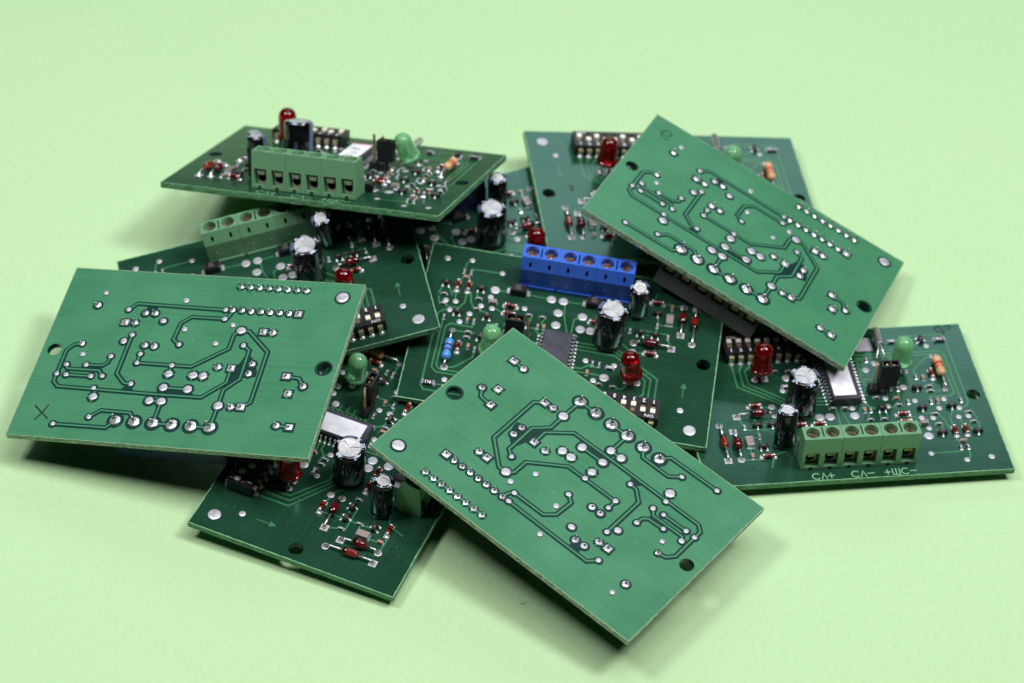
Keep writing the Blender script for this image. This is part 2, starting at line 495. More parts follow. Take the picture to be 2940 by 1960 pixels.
FRONT_TRACES = [
    [(14.85, 42.6), (14.85, 34.7), (26.5, 26.7), (37.0, 26.7)], [(17.4, 42.6), (16.5, 41.0), (16.5, 35.1), (26.5, 27.9), (37.0, 27.9)],
    [(19.9, 42.6), (17.9, 40.6), (17.9, 35.8), (26.6, 29.1), (37.0, 29.1)], [(25.0, 24.8), (23.1, 26.6), (19.4, 26.9)],
    [(37.0, 36.5), (29.5, 36.5), (28.4, 37.0)], [(37.0, 35.2), (34.7, 35.3), (33.3, 34.0), (30.6, 34.0)],
    [(36.7, 17.7), (38.8, 19.2), (38.9, 24.4)], [(22.5, 38.5), (23.6, 40.0), (25.0, 40.0)],
    [(62.0, 50.6), (73.4, 50.6), (74.3, 49.2)], [(74.2, 48.2), (74.2, 24.4), (72.8, 22.9), (71.3, 22.7)],
    [(48.5, 44.3), (71.2, 44.3), (72.6, 42.8), (72.5, 26.6)], [(48.5, 43.2), (70.5, 43.2), (71.5, 42.1), (71.4, 28.5), (70.3, 27.3), (64.6, 27.4), (64.4, 26.4)],
    [(68.8, 42.2), (67.0, 41.8), (62.8, 37.6), (62.7, 35.6)], [(66.4, 29.4), (69.4, 29.5)], [(63.6, 29.3), (64.6, 29.3)],
    [(59.7, 7.1), (67.9, 7.3)], [(68.4, 4.2), (69.6, 5.4), (69.8, 7.5)], [(45.9, 26.0), (47.2, 26.0), (48.6, 24.3), (55.0, 24.3), (55.5, 26.2)],
    [(60.7, 13.3), (57.0, 13.2)], [(52.0, 13.0), (46.4, 13.4)], [(41.5, 13.4), (36.6, 13.2)], [(39.9, 24.4), (41.6, 18.0), (41.8, 14.4)],
    [(55.6, 20.6), (58.5, 20.4), (59.2, 19.9), (60.5, 19.9)], [(61.5, 22.5), (61.6, 21.6), (63.6, 21.4)], [(65.2, 21.0), (66.4, 18.5), (66.8, 15.4)],
    [(69.3, 22.4), (69.2, 21.6), (67.9, 19.4), (67.9, 16.2)], [(69.3, 21.6), (72.6, 21.4)], [(74.4, 21.0), (75.0, 18.6)], [(70.7, 16.4), (70.6, 18.4), (70.3, 19.5)],
    [(75.2, 17.4), (74.6, 15.0)], [(71.5, 17.4), (72.9, 14.6)], [(64.8, 17.2), (65.4, 14.6)], [(45.9, 24.8), (47.0, 22.2), (46.4, 20.5)],
    [(49.9, 22.4), (49.9, 20.6)], [(51.8, 22.4), (51.8, 20.6)], [(41.9, 24.4), (44.0, 24.8)], [(67.9, 12.2), (67.9, 11.0)],
    [(70.7, 12.2), (69.8, 11.0)], [(13.7, 12.4), (13.7, 10.6)], [(13.7, 8.4), (16.0, 8.6)], [(10.8, 8.6), (13.4, 8.6)], [(12.6, 23.4), (13.6, 20.8)],
    [(14.0, 19.0), (20.8, 18.9)], [(17.0, 19.0), (16.9, 17.4)], [(16.8, 15.8), (17.1, 13.6)], [(13.9, 16.0), (16.6, 16.2)], [(18.2, 20.4), (19.8, 20.4)],
    [(16.6, 26.0), (17.0, 21.4)], [(20.2, 10.0), (23.0, 11.0)], [(19.2, 9.0), (18.0, 5.5)], [(31.8, 34.0), (34.0, 33.0)], [(73.6, 48.4), (74.3, 48.4)],
    [(68.8, 48.2), (70.8, 48.4)], [(60.2, 48.6), (66.4, 49.4)], [(56.6, 29.8), (56.5, 27.4)], [(58.4, 24.9), (60.0, 25.4)], [(55.0, 45.5), (63.5, 45.6), (66.2, 47.3)]]
IC_PINS_Y = [26.65 + 1.27 * i for i in range(14)]
for i in range(2, 13):                       # short tracks fanning out of the chip
    y = IC_PINS_Y[i]
    j = (i % 3) * 0.5
    FRONT_TRACES.append([(46.6, y), (47.8 + j * 0.4, y), (48.5 + j * 0.4, y + 0.8 + j), (49.6 + j, y + 0.8 + j)])

def substrate_mesh(face_up):
    def make():
        mb = MB()
        hs = [circle(x, y, r, 28) for x, y, r in HOLES]
        outer = [(0, 0), (BW, 0), (BW, BH), (0, BH)]
        mb.plate(outer, hs, ((0, 0, 0), (1, 0, 0), (0, 1, 0)), 0, [TH, TH], 3)
        hs2 = [[(-x, y) for x, y in h] for h in hs]
        o2 = [(-BW, 0), (0, 0), (0, BH), (-BW, BH)]
        mb.plate(o2, hs2, ((0, 0, -TH), (-1, 0, 0), (0, 1, 0)), 1)
        # edge walls, slightly irregular like a scored and snapped panel
        rnd = random.Random(3)
        for a, b in ((0, 1), (1, 2), (2, 3), (3, 0)):
            A, B = Vector(outer[a]), Vector(outer[b])
            d = (B - A)
            n = Vector((d.y, -d.x)).normalized()
            k = int(d.length / 1.0)
            zs = [0, -0.35, -1.2, -TH]
            vs = []
            for i in range(k + 1):
                p = A + d * i / k
                for q, z in enumerate(zs):
                    off = (0.0 if q in (0, 3) or i in (0, k) else rnd.uniform(0.0, 0.10))
                    vs.append((p.x + n.x * off, p.y + n.y * off, z))
            fs = []
            for i in range(k):
                for q in range(3):
                    e = i * 4 + q
                    fs.append((e, e + 1, e + 5, e + 4))
            mb.add(vs, fs, 2)
        return mb.mesh('substrate', ['front', 'back', 'edge_green' if face_up else 'edge', 'gap'])
    return cached(('sub', face_up), make)

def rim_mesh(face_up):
    """lighter laminate rim of the routed edge, its highlight painted in as colour"""
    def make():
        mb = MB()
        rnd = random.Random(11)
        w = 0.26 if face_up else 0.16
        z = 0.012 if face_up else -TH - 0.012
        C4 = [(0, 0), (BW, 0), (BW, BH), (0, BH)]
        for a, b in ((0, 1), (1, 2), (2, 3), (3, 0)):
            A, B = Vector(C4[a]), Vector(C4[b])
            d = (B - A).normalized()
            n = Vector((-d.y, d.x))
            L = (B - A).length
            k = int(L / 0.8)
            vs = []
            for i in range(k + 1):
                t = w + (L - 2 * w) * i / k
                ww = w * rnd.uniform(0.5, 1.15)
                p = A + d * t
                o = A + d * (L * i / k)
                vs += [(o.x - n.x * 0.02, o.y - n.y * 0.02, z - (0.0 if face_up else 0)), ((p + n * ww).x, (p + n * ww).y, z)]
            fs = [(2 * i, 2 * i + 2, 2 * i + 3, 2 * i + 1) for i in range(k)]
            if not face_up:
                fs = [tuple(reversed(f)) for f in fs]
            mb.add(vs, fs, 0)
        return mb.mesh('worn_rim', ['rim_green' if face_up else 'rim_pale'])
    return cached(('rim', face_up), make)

# ---------------------------------------------------------------- component meshes
def pad_disc(r, h=0.10, n=18):
    def make():
        mb = MB()
        mb.lathe([(r, 0), (r * 0.9, h * 0.6), (r * 0.5, h), (0, h * 1.1)], n, 0)
        return mb.mesh('pad', ['pad'])
    return cached(('pad', r, h), make)

def pad_sq(a, h=0.08):
    def make():
        mb = MB()
        mb.bbox(-a, a, -a, a, 0, h, 0.06)
        return mb.mesh('pad', ['pad'])
    return cached(('padsq', a, h), make)

def joint_cone(r, h, rp, hp, lean):
    """solder cone with the cut lead standing out of it"""
    def make():
        mb = MB()
        mb.lathe([(r, 0), (r * 0.93, h * 0.1), (r * 0.68, h * 0.26), (r * 0.42, h * 0.5), (rp * 1.12, h)], 20, 0)
        mb.tube([(0, 0, h * 0.7), (lean * 0.5, lean * 0.3, h + hp * 0.55), (lean, lean * 0.6, h + hp)], [rp, rp, rp * 0.8], 8, 1)
        mb.lathe([(rp * 0.9, 0), (rp * 0.6, rp * 0.5), (0, rp * 0.6)], 8, 1, Matrix.Translation((lean, lean * 0.6, h + hp)))
        return mb.mesh('solder_joint', ['solder', 'pin'])
    return cached(('jc', r, h, rp, hp, lean), make)

def chip_mesh(L, Wd, Hh, body, marking=None):
    """chip part along x with metal ends and solder fillets"""
    def make():
        mb = MB()
        t = 0.2 * L / 1.6 + 0.08
        mb.bbox(-L / 2 + t, L / 2 - t, -Wd / 2, Wd / 2, 0.03, Hh, 0.04, 0)
        for s in (-1, 1):
            a, b = sorted((s * L / 2, s * (L / 2 - t)))
            mb.bbox(a, b, -Wd / 2 - 0.015, Wd / 2 + 0.015, 0.02, Hh + 0.02, 0.05, 1)
            # fillet
            x0, x1 = s * L / 2, s * (L / 2 + 0.2)
            mb.add([(x0, -Wd / 2, 0.02), (x0, Wd / 2, 0.02), (x1, Wd / 2, 0.02), (x1, -Wd / 2, 0.02), (x0, -Wd / 2, Hh * 0.75), (x0, Wd / 2, Hh * 0.75),
                    (s * (L / 2 + 0.07), -Wd / 2, Hh * 0.25), (s * (L / 2 + 0.07), Wd / 2, Hh * 0.25)],
                   [(4, 5, 7, 6), (6, 7, 2, 3), (0, 4, 6, 3), (1, 2, 7, 5)], 2)
        mb.box(-L / 2 - 0.24, -L / 2 + 0.1, -Wd / 2 - 0.03, Wd / 2 + 0.03, 0, 0.022, 2)
        mb.box(L / 2 - 0.1, L / 2 + 0.24, -Wd / 2 - 0.03, Wd / 2 + 0.03, 0, 0.022, 2)
        if marking:
            add_text(mb, marking, Wd * 0.82, 0, 0, Hh + 0.012, 0, 3, 0.9, bold=0.03)
        return mb.mesh('chip', [body, 'ceramic_white', 'solder', 'white'])
    return cached(('chip', L, Wd, Hh, body, marking), make)

def sot_mesh():
    """SOT-23: single lead toward -y, pair toward +y"""
    def make():
        mb = MB()
        mb.bbox(-1.45, 1.45, -0.65, 0.65, 0.1, 1.05, 0.12, 0)
        for x, s in ((0, -1), (-0.95, 1), (0.95, 1)):
            mb.box(x - 0.2, x + 0.2, min(s * 0.6, s * 0.9), max(s * 0.6, s * 0.9), 0.42, 0.55, 1)
            y0, y1 = sorted((s * 0.88, s * 1.02))
            mb.box(x - 0.2, x + 0.2, y0, y1, 0.05, 0.55, 1)
            mb.box(x - 0.2, x + 0.2, *sorted((s * 0.95, s * 1.3)), 0.05, 0.16, 1)
            mb.lathe([(0.42, 0), (0.36, 0.12), (0.0, 0.2)], 10, 1, Matrix.Translation((x, s * 1.25, 0.01)))
        add_text(mb, 'R4', 0.8, 0, 0, 1.062, 0, 2)
        mb.v = [(x * 0.86, y * 0.86, z * 0.95) for x, y, z in mb.v]
        return mb.mesh('transistor', ['black', 'solder', 'chip_grey'])
    return cached('sot', make)

def melf_mesh():
    def make():
        mb = MB()
        R = Matrix.Rotation(pi / 2, 4, 'Y')
        T = Matrix.Translation((0, 0, 0.78))
        mx = T @ R
        mb.lathe([(0.60, -1.35), (0.66, -1.1), (0.66, -0.25)], 14, 0, mx)
        mb.lathe([(0.665, -0.25), (0.665, 0.35)], 14, 3, mx)
        mb.lathe([(0.66, 0.35), (0.66, 1.1), (0.60, 1.35)], 14, 0, mx)
        for s in (-1, 1):
            mb.lathe([(0.0, s * 1.78), (0.62, s * 1.76), (0.72, s * 1.68), (0.72, s * 1.3), (0.58, s * 1.28)], 14, 1, mx)
            mb.bbox(s * 1.6 - 0.55, s * 1.6 + 0.75 if s > 0 else s * 1.6 + 0.55, -0.8, 0.8, 0, 0.12, 0.05, 2) if s > 0 else mb.bbox(-2.35, -1.05, -0.8, 0.8, 0, 0.12, 0.05, 2)
            mb.lathe([(0.62, 0), (0.45, 0.25), (0.0, 0.4)], 10, 2, Matrix.Translation((s * 1.95, 0, 0.05)))
        mb.v = [(x * 0.9, y * 0.92, z * 0.95) for x, y, z in mb.v]
        return mb.mesh('glass_diode', ['glass_red', 'lead', 'solder', 'glass_dark'])
    return cached('melf', make)

def axial_mesh(length, body_len, r, kind, lift=1.1, shift=0.0):
    """axial part along +x from (0,0) to (length,0)"""
    def make():
        mb = MB()
        c = length / 2 + shift
        a, b = c - body_len / 2, c + body_len / 2
        z = lift
        mb.tube([(0, 0, -0.05), (0.15, 0, z * 0.55), (min(0.9, a * 0.4), 0, z * 0.95), (a + 0.1, 0, z)], 0.26, 8, 1)
        mb.tube([(b - 0.1, 0, z), (length - min(0.9, (length - b) * 0.4), 0, z * 0.95), (length - 0.15, 0, z * 0.5), (length, 0, -0.05)], 0.26, 8, 1)
        mx = Matrix.Translation((c, 0, z)) @ Matrix.Rotation(pi / 2, 4, 'Y')
        h = body_len / 2
        if kind == 'glass':
            mb.lathe([(0, -h), (r * 0.8, -h), (r, -h * 0.86), (r, -h * 0.35)], 16, 2, mx)
            mb.lathe([(r, -h * 0.35), (r, h * 0.75)], 16, 0, mx)
            mb.lathe([(r, h * 0.75), (r, h * 0.86), (r * 0.8, h), (0, h)], 16, 3, mx)
            mats = ['glass_red', 'lead', 'glass_dark', 'glass_red']
        elif kind == 'bead':
            mb.lathe([(0.0, -h), (r * 0.5, -h), (r * 0.9, -h * 0.7), (r, -h * 0.3)], 16, 2, mx)
            mb.lathe([(r, -h * 0.3), (r * 1.02, h * 0.1), (r, h * 0.5), (r * 0.8, h * 0.85), (r * 0.45, h), (0, h)], 16, 0, mx)
            mb.lathe([(0.3, h), (0.34, h + 1.3), (0.27, h + 1.35)], 10, 2, mx)
            mats = ['glass_crimson', 'lead', 'glass_dark']
        else:
            base = kind[0]
            prof = [(0.3, -h - 0.15), (r * 0.75, -h + 0.05), (r, -h + 0.5), (r, -h + 1.5), (r * 0.86, -h + 1.8), (r * 0.86, h - 1.8), (r, h - 1.5), (r, h - 0.5), (r * 0.75, h - 0.05), (0.3, h + 0.15)]
            mb.lathe(prof, 20, 0, mx)
            for i, (zz, rr) in enumerate(((-h + 1.0, r), (-h + 2.5, r * 0.86), (-0.1, r * 0.86), (h - 2.3, r * 0.86), (h - 1.0, r))):
                q = kind[1][i]
                if q is not None:
                    mb.lathe([(rr + 0.015, zz - 0.28), (rr + 0.02, zz), (rr + 0.015, zz + 0.28)], 20, 2 + q, mx)
            mats = [base, 'lead', 'band_red', 'band_dark', 'band_gold', 'glass_dark']
        return mb.mesh('axial', mats)
    return cached(('axial', length, body_len, r, str(kind), lift, shift), make)

def dpak_mesh():
    """black SMA rectifier, leads on both x ends"""
    def make():
        mb = MB()
        mb.bbox(-2.15, 2.15, -1.35, 1.35, 0.15, 2.15, 0.22, 0)
        for s in (-1, 1):
            mb.box(*sorted((s * 2.14, s * 2.35)), -0.75, 0.75, 0.1, 1.25, 1)
            mb.bbox(*sorted((s * 1.9, s * 3.1)), -0.95, 0.95, 0.0, 0.18, 0.05, 2)
        add_text(mb, 'S2G', 0.95, 0.1, 0.35, 2.165, 0, 3)
        add_text(mb, '347', 0.85, 0.1, -0.6, 2.165, 0, 3)
        return mb.mesh('rectifier', ['black', 'lead', 'solder', 'chip_grey'])
    return cached('dpak', make)

def led_mesh(color):
    def make():
        mb = MB()
        R = 2.5
        prof = [(0, 0), (2.75, 0), (2.95, 0.12), (2.95, 0.95), (2.85, 1.1), (2.55, 1.12), (2.52, 1.5), (R, 6.1)]
        prof += [(R * cos(a), 6.1 + R * sin(a)) for a in [pi / 2 * k / 9 for k in range(1, 9)]] + [(0, 8.6)]
        mb.lathe(prof, 36, 0)
        return mb.mesh('led_lens', ['led_' + color])
    return cached(('led', color), make)

def led_die_mesh(color):
    def make():
        mb = MB()
        for s, w in ((-1, 0.55), (1, 0.28)):
            mb.box(s * 1.27 - w, s * 1.27 + w, -0.25, 0.25, 0.3, 3.4, 0)
        mb.box(-1.9, 0.3, -0.25, 0.25, 3.4, 4.5, 0)
        mb.lathe([(0.5, 4.5), (0.85, 5.0), (0.7, 5.0), (0.0, 4.7)], 12, 0, Matrix.Translation((-0.6, 0, 0)))
        return mb.mesh('lead_frame', ['lead'])
    return cached(('die', color), make)

def led_legs_mesh(h):
    def make():
        mb = MB()
        for s in (-1, 1):
            mb.tube([(s * 1.27, 0, -0.1), (s * 1.27, 0, h + 0.2)], 0.26, 8, 0)
            mb.lathe([(0.85, 0), (0.6, 0.25), (0.3, 0.6)], 12, 1, Matrix.Translation((s * 1.27, 0, 0.05)))
        return mb.mesh('leads', ['lead', 'solder'])
    return cached(('ledlegs', h), make)

def cap_mesh(R, H, rt):
    def make():
        mb = MB()
        prof = [(0, 0.1), (R * 0.88, 0.1), (R * 0.97, 0.35), (R, 0.7), (R, 0.95), (R * 0.955, 1.25), (R * 0.955, 1.5), (R, 1.8), (R, H - 1.0),
                (R * 0.99, H - 0.6), (R * 0.95, H - 0.3), (R * 0.87, H - 0.1), (R * 0.8, H), (rt + 0.12, H + 0.02), (rt, H - 0.06)]
        mb.lathe(prof, 40, 0)
        # pale polarity stripe down the side and over the shoulder
        a0, a1, n = -0.42, 0.42, 8
        path = [(R + 0.02, 1.8), (R + 0.02, H - 1.0), (R * 0.99 + 0.02, H - 0.6), (R * 0.95 + 0.02, H - 0.29), (R * 0.87, H - 0.07), (R * 0.8, H + 0.02), (rt + 0.25, H + 0.035)]
        vs, fs = [], []
        for r, z in path:
            for i in range(n + 1):
                a = a0 + (a1 - a0) * i / n
                vs.append((r * cos(a), r * sin(a), z))
        for k in range(len(path) - 1):
            for i in range(n):
                e = k * (n + 1) + i
                fs.append((e, e + 1, e + n + 2, e + n + 1))
        mb.add(vs, fs, 1, True)
        return mb.mesh('sleeve', ['sleeve', 'sleeve_stripe'])
    return cached(('cap', R, H, rt), make)

def cap_top_mesh(R, H, rt, vent):
    def make():
        mb = MB()
        if not vent:
            mb.lathe([(rt, H - 0.05), (rt * 0.9, H - 0.1), (0, H - 0.1)], 36, 0, smooth=False)
        else:
            mb.lathe([(rt, H - 0.02), (rt * 0.95, H - 0.06), (rt * 0.93, H - 0.34), (0, H - 0.34)], 36, 1, smooth=False)
        if vent:                                   # pressed three-way vent groove: three slightly tilted sectors
            for k in range(3):
                a0, a1 = 2 * pi * k / 3 + 0.045 + 0.5, 2 * pi * (k + 1) / 3 - 0.045 + 0.5
                arc = [(rt * 0.93 * cos(a0 + (a1 - a0) * i / 10), rt * 0.93 * sin(a0 + (a1 - a0) * i / 10), H - 0.05) for i in range(11)]
                am = (a0 + a1) / 2
                mb.add([(0.16 * cos(am), 0.16 * sin(am), H - 0.24)] + arc, [(0, i, i + 1) for i in range(1, 11)], 0)
        return mb.mesh('can_top', ['alu', 'groove'])
    return cached(('captop', R, H, rt, vent), make)

def cap_print_mesh(R, H, rt, txts):
    """white lettering bent round the shoulder of the sleeve"""
    def make():
        mb = MB()
        rm = (rt + 0.15 + R * 0.93) / 2
        size = (R * 0.99 - rt) * 1.05
        for t, a in txts:
            vs, fs = text_geo(t, size * 1.2, 0.03)
            out = []
            for x, y in vs:
                r = rm + (y - size * 0.42)
                r = min(max(r, rt + 0.05), R * 1.0)
                ang = a - x / rm
                # profile height
                P = [(rt, H + 0.02), (rt + 0.12, H + 0.02), (R * 0.8, H), (R * 0.87, H - 0.1), (R * 0.95, H - 0.3), (R * 0.99, H - 0.6), (R * 1.0, H - 0.8)]
                z = P[-1][1]
                for (ra, za), (rb, zb) in zip(P, P[1:]):
                    if ra <= r <= rb:
                        z = za + (zb - za) * (r - ra) / max(1e-6, rb - ra)
                        break
                out.append(((r + 0.02) * cos(ang), (r + 0.02) * sin(ang), z + 0.045))
            mb.add(out, fs, 0)
        # faint writing down the side
        for k, t in enumerate(txts):
            vs, fs = text_geo(t[0], 1.3)
            ang0 = pi + 0.8 * k
            mb.add([((R + 0.025) * cos(ang0 + y / R), (R + 0.025) * sin(ang0 + y / R), H * 0.5 + x) for x, y in vs], fs, 1)
        return mb.mesh('print', ['bluewhite', 'sleeve_stripe'])
    return cached(('capprint', R, H, str(txts)), make)

def cap_legs_mesh(p):
    def make():
        mb = MB()
        for s in (-1, 1):
            mb.tube([(s * p / 2, 0, -0.3), (s * p / 2, 0, 0.5)], 0.3, 8, 0)
        return mb.mesh('leads', ['lead'])
    return cached(('caplegs', p), make)

def block_mesh(mat_key):
    """two-pole screw terminal body, x 0..10, y/z profile in board mm"""
    def make():
        mb = MB()
        x0, x1 = 0.04, 9.96
        F0, F1, B1, B2, B3 = (3.95, 0.15), (4.5, 10.3), (9.1, 10.3), (10.5, 6.7), (10.5, 0.15)
        # side walls
        for x, rev in ((x0, False), (x1, True)):
            vs = [(x, a, b) for a, b in (F0, F1, B1, B2, B3)]
            mb.add(vs, [(0, 1, 2, 3, 4) if not rev else (4, 3, 2, 1, 0)], 0)
        # side rib
        mb.box(x1, x1 + 0.0, 9.2, 9.8, 0.2, 6.0, 0) if False else None
        # front with two wire openings
        L = Vector((0, F1[0] - F0[0], F1[1] - F0[1])).length
        def rect(a, b, c, d):
            return [(a, c), (b, c), (b, d), (a, d)]
        w = x1 - x0
        ops = [rect(0.75, 4.35, 0.85, 5.35), rect(5.75, 9.2, 0.85, 5.35)]
        mb.plate([(0, 0), (w, 0), (w, L), (0, L)], ops, ((x0, F0[0], F0[1]), (1, 0, 0), (0, (F1[0] - F0[0]) / L, (F1[1] - F0[1]) / L)), 0, [3.4, 3.4], 0, 1)
        # notch below each opening
        for cx in (2.5, 7.5):
            mb.box(cx - 0.35, cx + 0.35, 3.78, 3.98, 0.16, 0.98, 1)
        # top with screw holes and slot
        d = B1[0] - F1[0]
        sc = [circle(2.5 - x0, d / 2, 1.78, 28), circle(7.5 - x0, d / 2, 1.78, 28)]
        sl = [(4.8, 0.9), (5.2, 0.9), (5.2, d - 0.5), (4.8, d - 0.5)]
        mb.plate([(0, 0), (w, 0), (w, d), (0, d)], sc + [sl], ((x0, F1[0], 10.3), (1, 0, 0), (0, 1, 0)), 0, [2.6, 2.6, 2.0], 0, 1)
        # chamfer with oval test holes
        cl = Vector((0, B2[0] - B1[0], B2[1] - B1[1])).length
        ov = [[(c - x0 + 0.38 * cos(t), cl * 0.45 + 0.85 * sin(t)) for t in [2 * pi * i / 16 for i in range(16)]] for c in (2.5, 7.5)]
        ov = [[(w - x, y) for x, y in o] for o in ov]
        mb.plate([(0, 0), (w, 0), (w, cl), (0, cl)], ov, ((x1, B2[0], B2[1]), (-1, 0, 0), (0, (B1[0] - B2[0]) / cl, (B1[1] - B2[1]) / cl)), 0, [1.5, 1.5], 1, 1)
        # back
        mb.add([(x1, B3[0], B3[1]), (x0, B3[0], B3[1]), (x0, B2[0], B2[1]), (x1, B2[0], B2[1])], [(0, 1, 2, 3)], 0)
        mb.add([(x0, F0[0], 0.15), (x0, B3[0], 0.15), (x1, B3[0], 0.15), (x1, F0[0], 0.15)], [(0, 1, 2, 3)], 0)
        for cx in (2.5, 7.5):
            mb.lathe([(0.28, 0), (0.22, 0.14), (0, 0.16)], 10, 0, Matrix.Translation((cx, 10.49, 3.6)) @ Matrix.Rotation(-pi / 2, 4, 'X'))
        # back foot
        mb.box(x0 + 0.3, x1 - 0.3, 10.5, 10.9, 0.15, 1.0, 0)
        return mb.mesh('housing', [mat_key, 'hollow'])
    return cached(('block', mat_key), make)

def end_rib_mesh(mat_key):
    def make():
        mb = MB()
        mb.box(-0.35, 0.0, 8.6, 10.2, 0.15, 6.0, 0)
        return mb.mesh('dovetail', [mat_key])
    return cached(('rib', mat_key), make)

def screw_mesh():
    def make():
        mb = MB()
        # slotted head as two D-shaped halves with a groove
        for s in (-1, 1):
            pts = [(1.6 * cos(a), 1.6 * sin(a)) for a in [0.17 + (pi - 0.34) * i / 12 for i in range(13)]]
            pts = [(x, s * y) for x, y in pts]
            if s < 0:
                pts = pts[::-1]
            n = len(pts)
            mb.add([(x, y, 0) for x, y in pts] + [(x * 0.93, y * 0.93 if abs(y) > 0.5 else y, 0.22) for x, y in pts] + [(x, y, -0.6) for x, y in pts],
                   [tuple(range(n, 2 * n))] + [(i, (i + 1) % n, n + (i + 1) % n, n + i) for i in range(n)] + [(2 * n + i, 2 * n + (i + 1) % n, (i + 1) % n, i) for i in range(n)], 0)
        mb.disc(0, 0, 1.6, -0.45, 20, 0)
        return mb.mesh('screw', ['screw'])
    return cached('screw', make)

def clamp_mesh(kind):
    def make():
        mb = MB()
        # cage in the opening: plate with a round bore, and a pressure tongue above
        outer = [(-1.62, 0.0), (1.62, 0.0), (1.62, 4.1), (-1.62, 4.1)]
        mb.plate(outer, [circle(0, 1.75, 1.25, 20)], ((0, 0, 0), (1, 0, 0), (0, 0, 1)), 0, [1.6], 1, 1)
        mb.add([(-1.2, -1.2, 3.9), (1.2, -1.2, 3.9), (0.8, -0.9, 2.7), (-0.8, -0.9, 2.7), (-1.2, 0.0, 3.9), (1.2, 0.0, 3.9), (0.8, 0, 2.5), (-0.8, 0, 2.5)],
               [(0, 3, 2, 1), (0, 1, 5, 4), (3, 7, 6, 2), (0, 4, 7, 3), (1, 2, 6, 5)], 2)
        return mb.mesh('wire_clamp', ['clamp_steel', 'hollow', kind])
    return cached(('clamp', kind), make)

def dip_body_mesh():
    def make():
        mb = MB()
        x0, x1, y0, y1, z = 13.2, 34.3, 44.2, 50.6, 3.5
        hs = []
        for x in DIPX:
            hs.append([(x - x0 - 0.75, 2.0), (x - x0 + 0.75, 2.0), (x - x0 + 0.75, 5.0), (x - x0 - 0.75, 5.0)])
        w, d = x1 - x0, y1 - y0
        mb.plate([(0, 0), (w, 0), (w, d), (0, d)], hs, ((x0, y0, z), (1, 0, 0), (0, 1, 0)), 0, [0.9] * 8, 1, 1)
        vs = [(x0, y0, 0.5), (x1, y0, 0.5), (x1, y1, 0.5), (x0, y1, 0.5), (x0, y0, z), (x1, y0, z), (x1, y1, z), (x0, y1, z)]
        mb.add(vs, [(0, 3, 2, 1), (0, 1, 5, 4), (1, 2, 6, 5), (2, 3, 7, 6), (3, 0, 4, 7)], 0)
        return mb.mesh('switch_body', ['black', 'hollow'])
    return cached('dipbody', make)

def dip_print_mesh():
    def make():
        mb = MB()
        for i, x in enumerate(DIPX):
            add_text(mb, str(i + 1), 1.6, x, 45.2, 3.512, bold=0.02)
        add_text(mb, 'ON', 1.35, 15.6, 49.95, 3.512, 0, 0, 1.15)
        return mb.mesh('print', ['white'])
    return cached('dipprint', make)

def slider_mesh():
    def make():
        mb = MB()
        mb.bbox(-0.66, 0.66, -0.7, 0.7, -0.85, 0.45, 0.12)
        return mb.mesh('slider', ['slider'])
    return cached('slider', make)

def slot_floor_mesh():
    def make():
        mb = MB()
        mb.box(-0.66, 0.66, -1.42, 1.42, -0.89, -0.55)
        return mb.mesh('slider_track', ['slider_tan'])
    return cached('slotfloor', make)

def dip_pin_mesh():
    def make():
        mb = MB()                      # leads on the -y side; y=0 is the hole
        mb.box(-0.62, 0.62, -0.2, 0.75, 2.05, 2.3, 0)
        mb.box(-0.62, 0.62, -0.2, 0.05, 0.9, 2.06, 0)
        mb.box(-0.28, 0.28, -0.16, 0.01, 0.1, 0.9, 0)
        mb.lathe([(0.75, 0), (0.6, 0.3), (0.3, 0.55)], 12, 1)
        return mb.mesh('lead', ['pale_gold', 'solder'])
    return cached('dippin', make)

def ic_pin_mesh():
    def make():
        mb = MB()                      # lead toward -x from body edge at x=0
        mb.box(-0.55, 0.02, -0.2, 0.2, 1.05, 1.28, 0)
        mb.box(-0.72, -0.5, -0.2, 0.2, 0.25, 1.28, 0)
        mb.box(-1.3, -0.7, -0.2, 0.2, 0.06, 0.3, 0)
        mb.lathe([(0.38, 0), (0.3, 0.12), (0.0, 0.2)], 10, 0, Matrix.Translation((-1.35, 0, 0.01)))
        return mb.mesh('lead', ['solder'])
    return cached('icpin', make)

def label_mesh(kind):
    def make():
        mb = MB()
        x0, x1, y0, y1 = 38.75, 44.6, (28.0 if kind != 'sticker' else 27.2), 42.6
        z = 2.53
        n = 14
        rnd = random.Random(5)
        mb.box(x0, x1, y0, y1, z, z + 0.04, 0)
        if kind == 'printed':
            for k in range(3):
                add_text(mb, ('24', '10', 'B6')[k], 2.6, 41.6, 31.5 + 3.2 * k, z + 0.05, pi / 2 * 0, 1, 1.0)
            mb.box(x0 + 0.1, x1 - 0.1, y1 - 0.7, y1 - 0.1, z + 0.041, z + 0.05, 2)
        return mb.mesh('label', ['paper_label', 'black', 'red_print'])
    return cached(('label', kind), make)

def header_base_mesh():
    def make():
        mb = MB()
        for k in range(2):
            mb.bbox(48.55 + 2.54 * k, 51.05 + 2.54 * k, 29.1, 31.6, 0.05, 2.5, 0.3)
        return mb.mesh('header', ['black'])
    return cached('header', make)

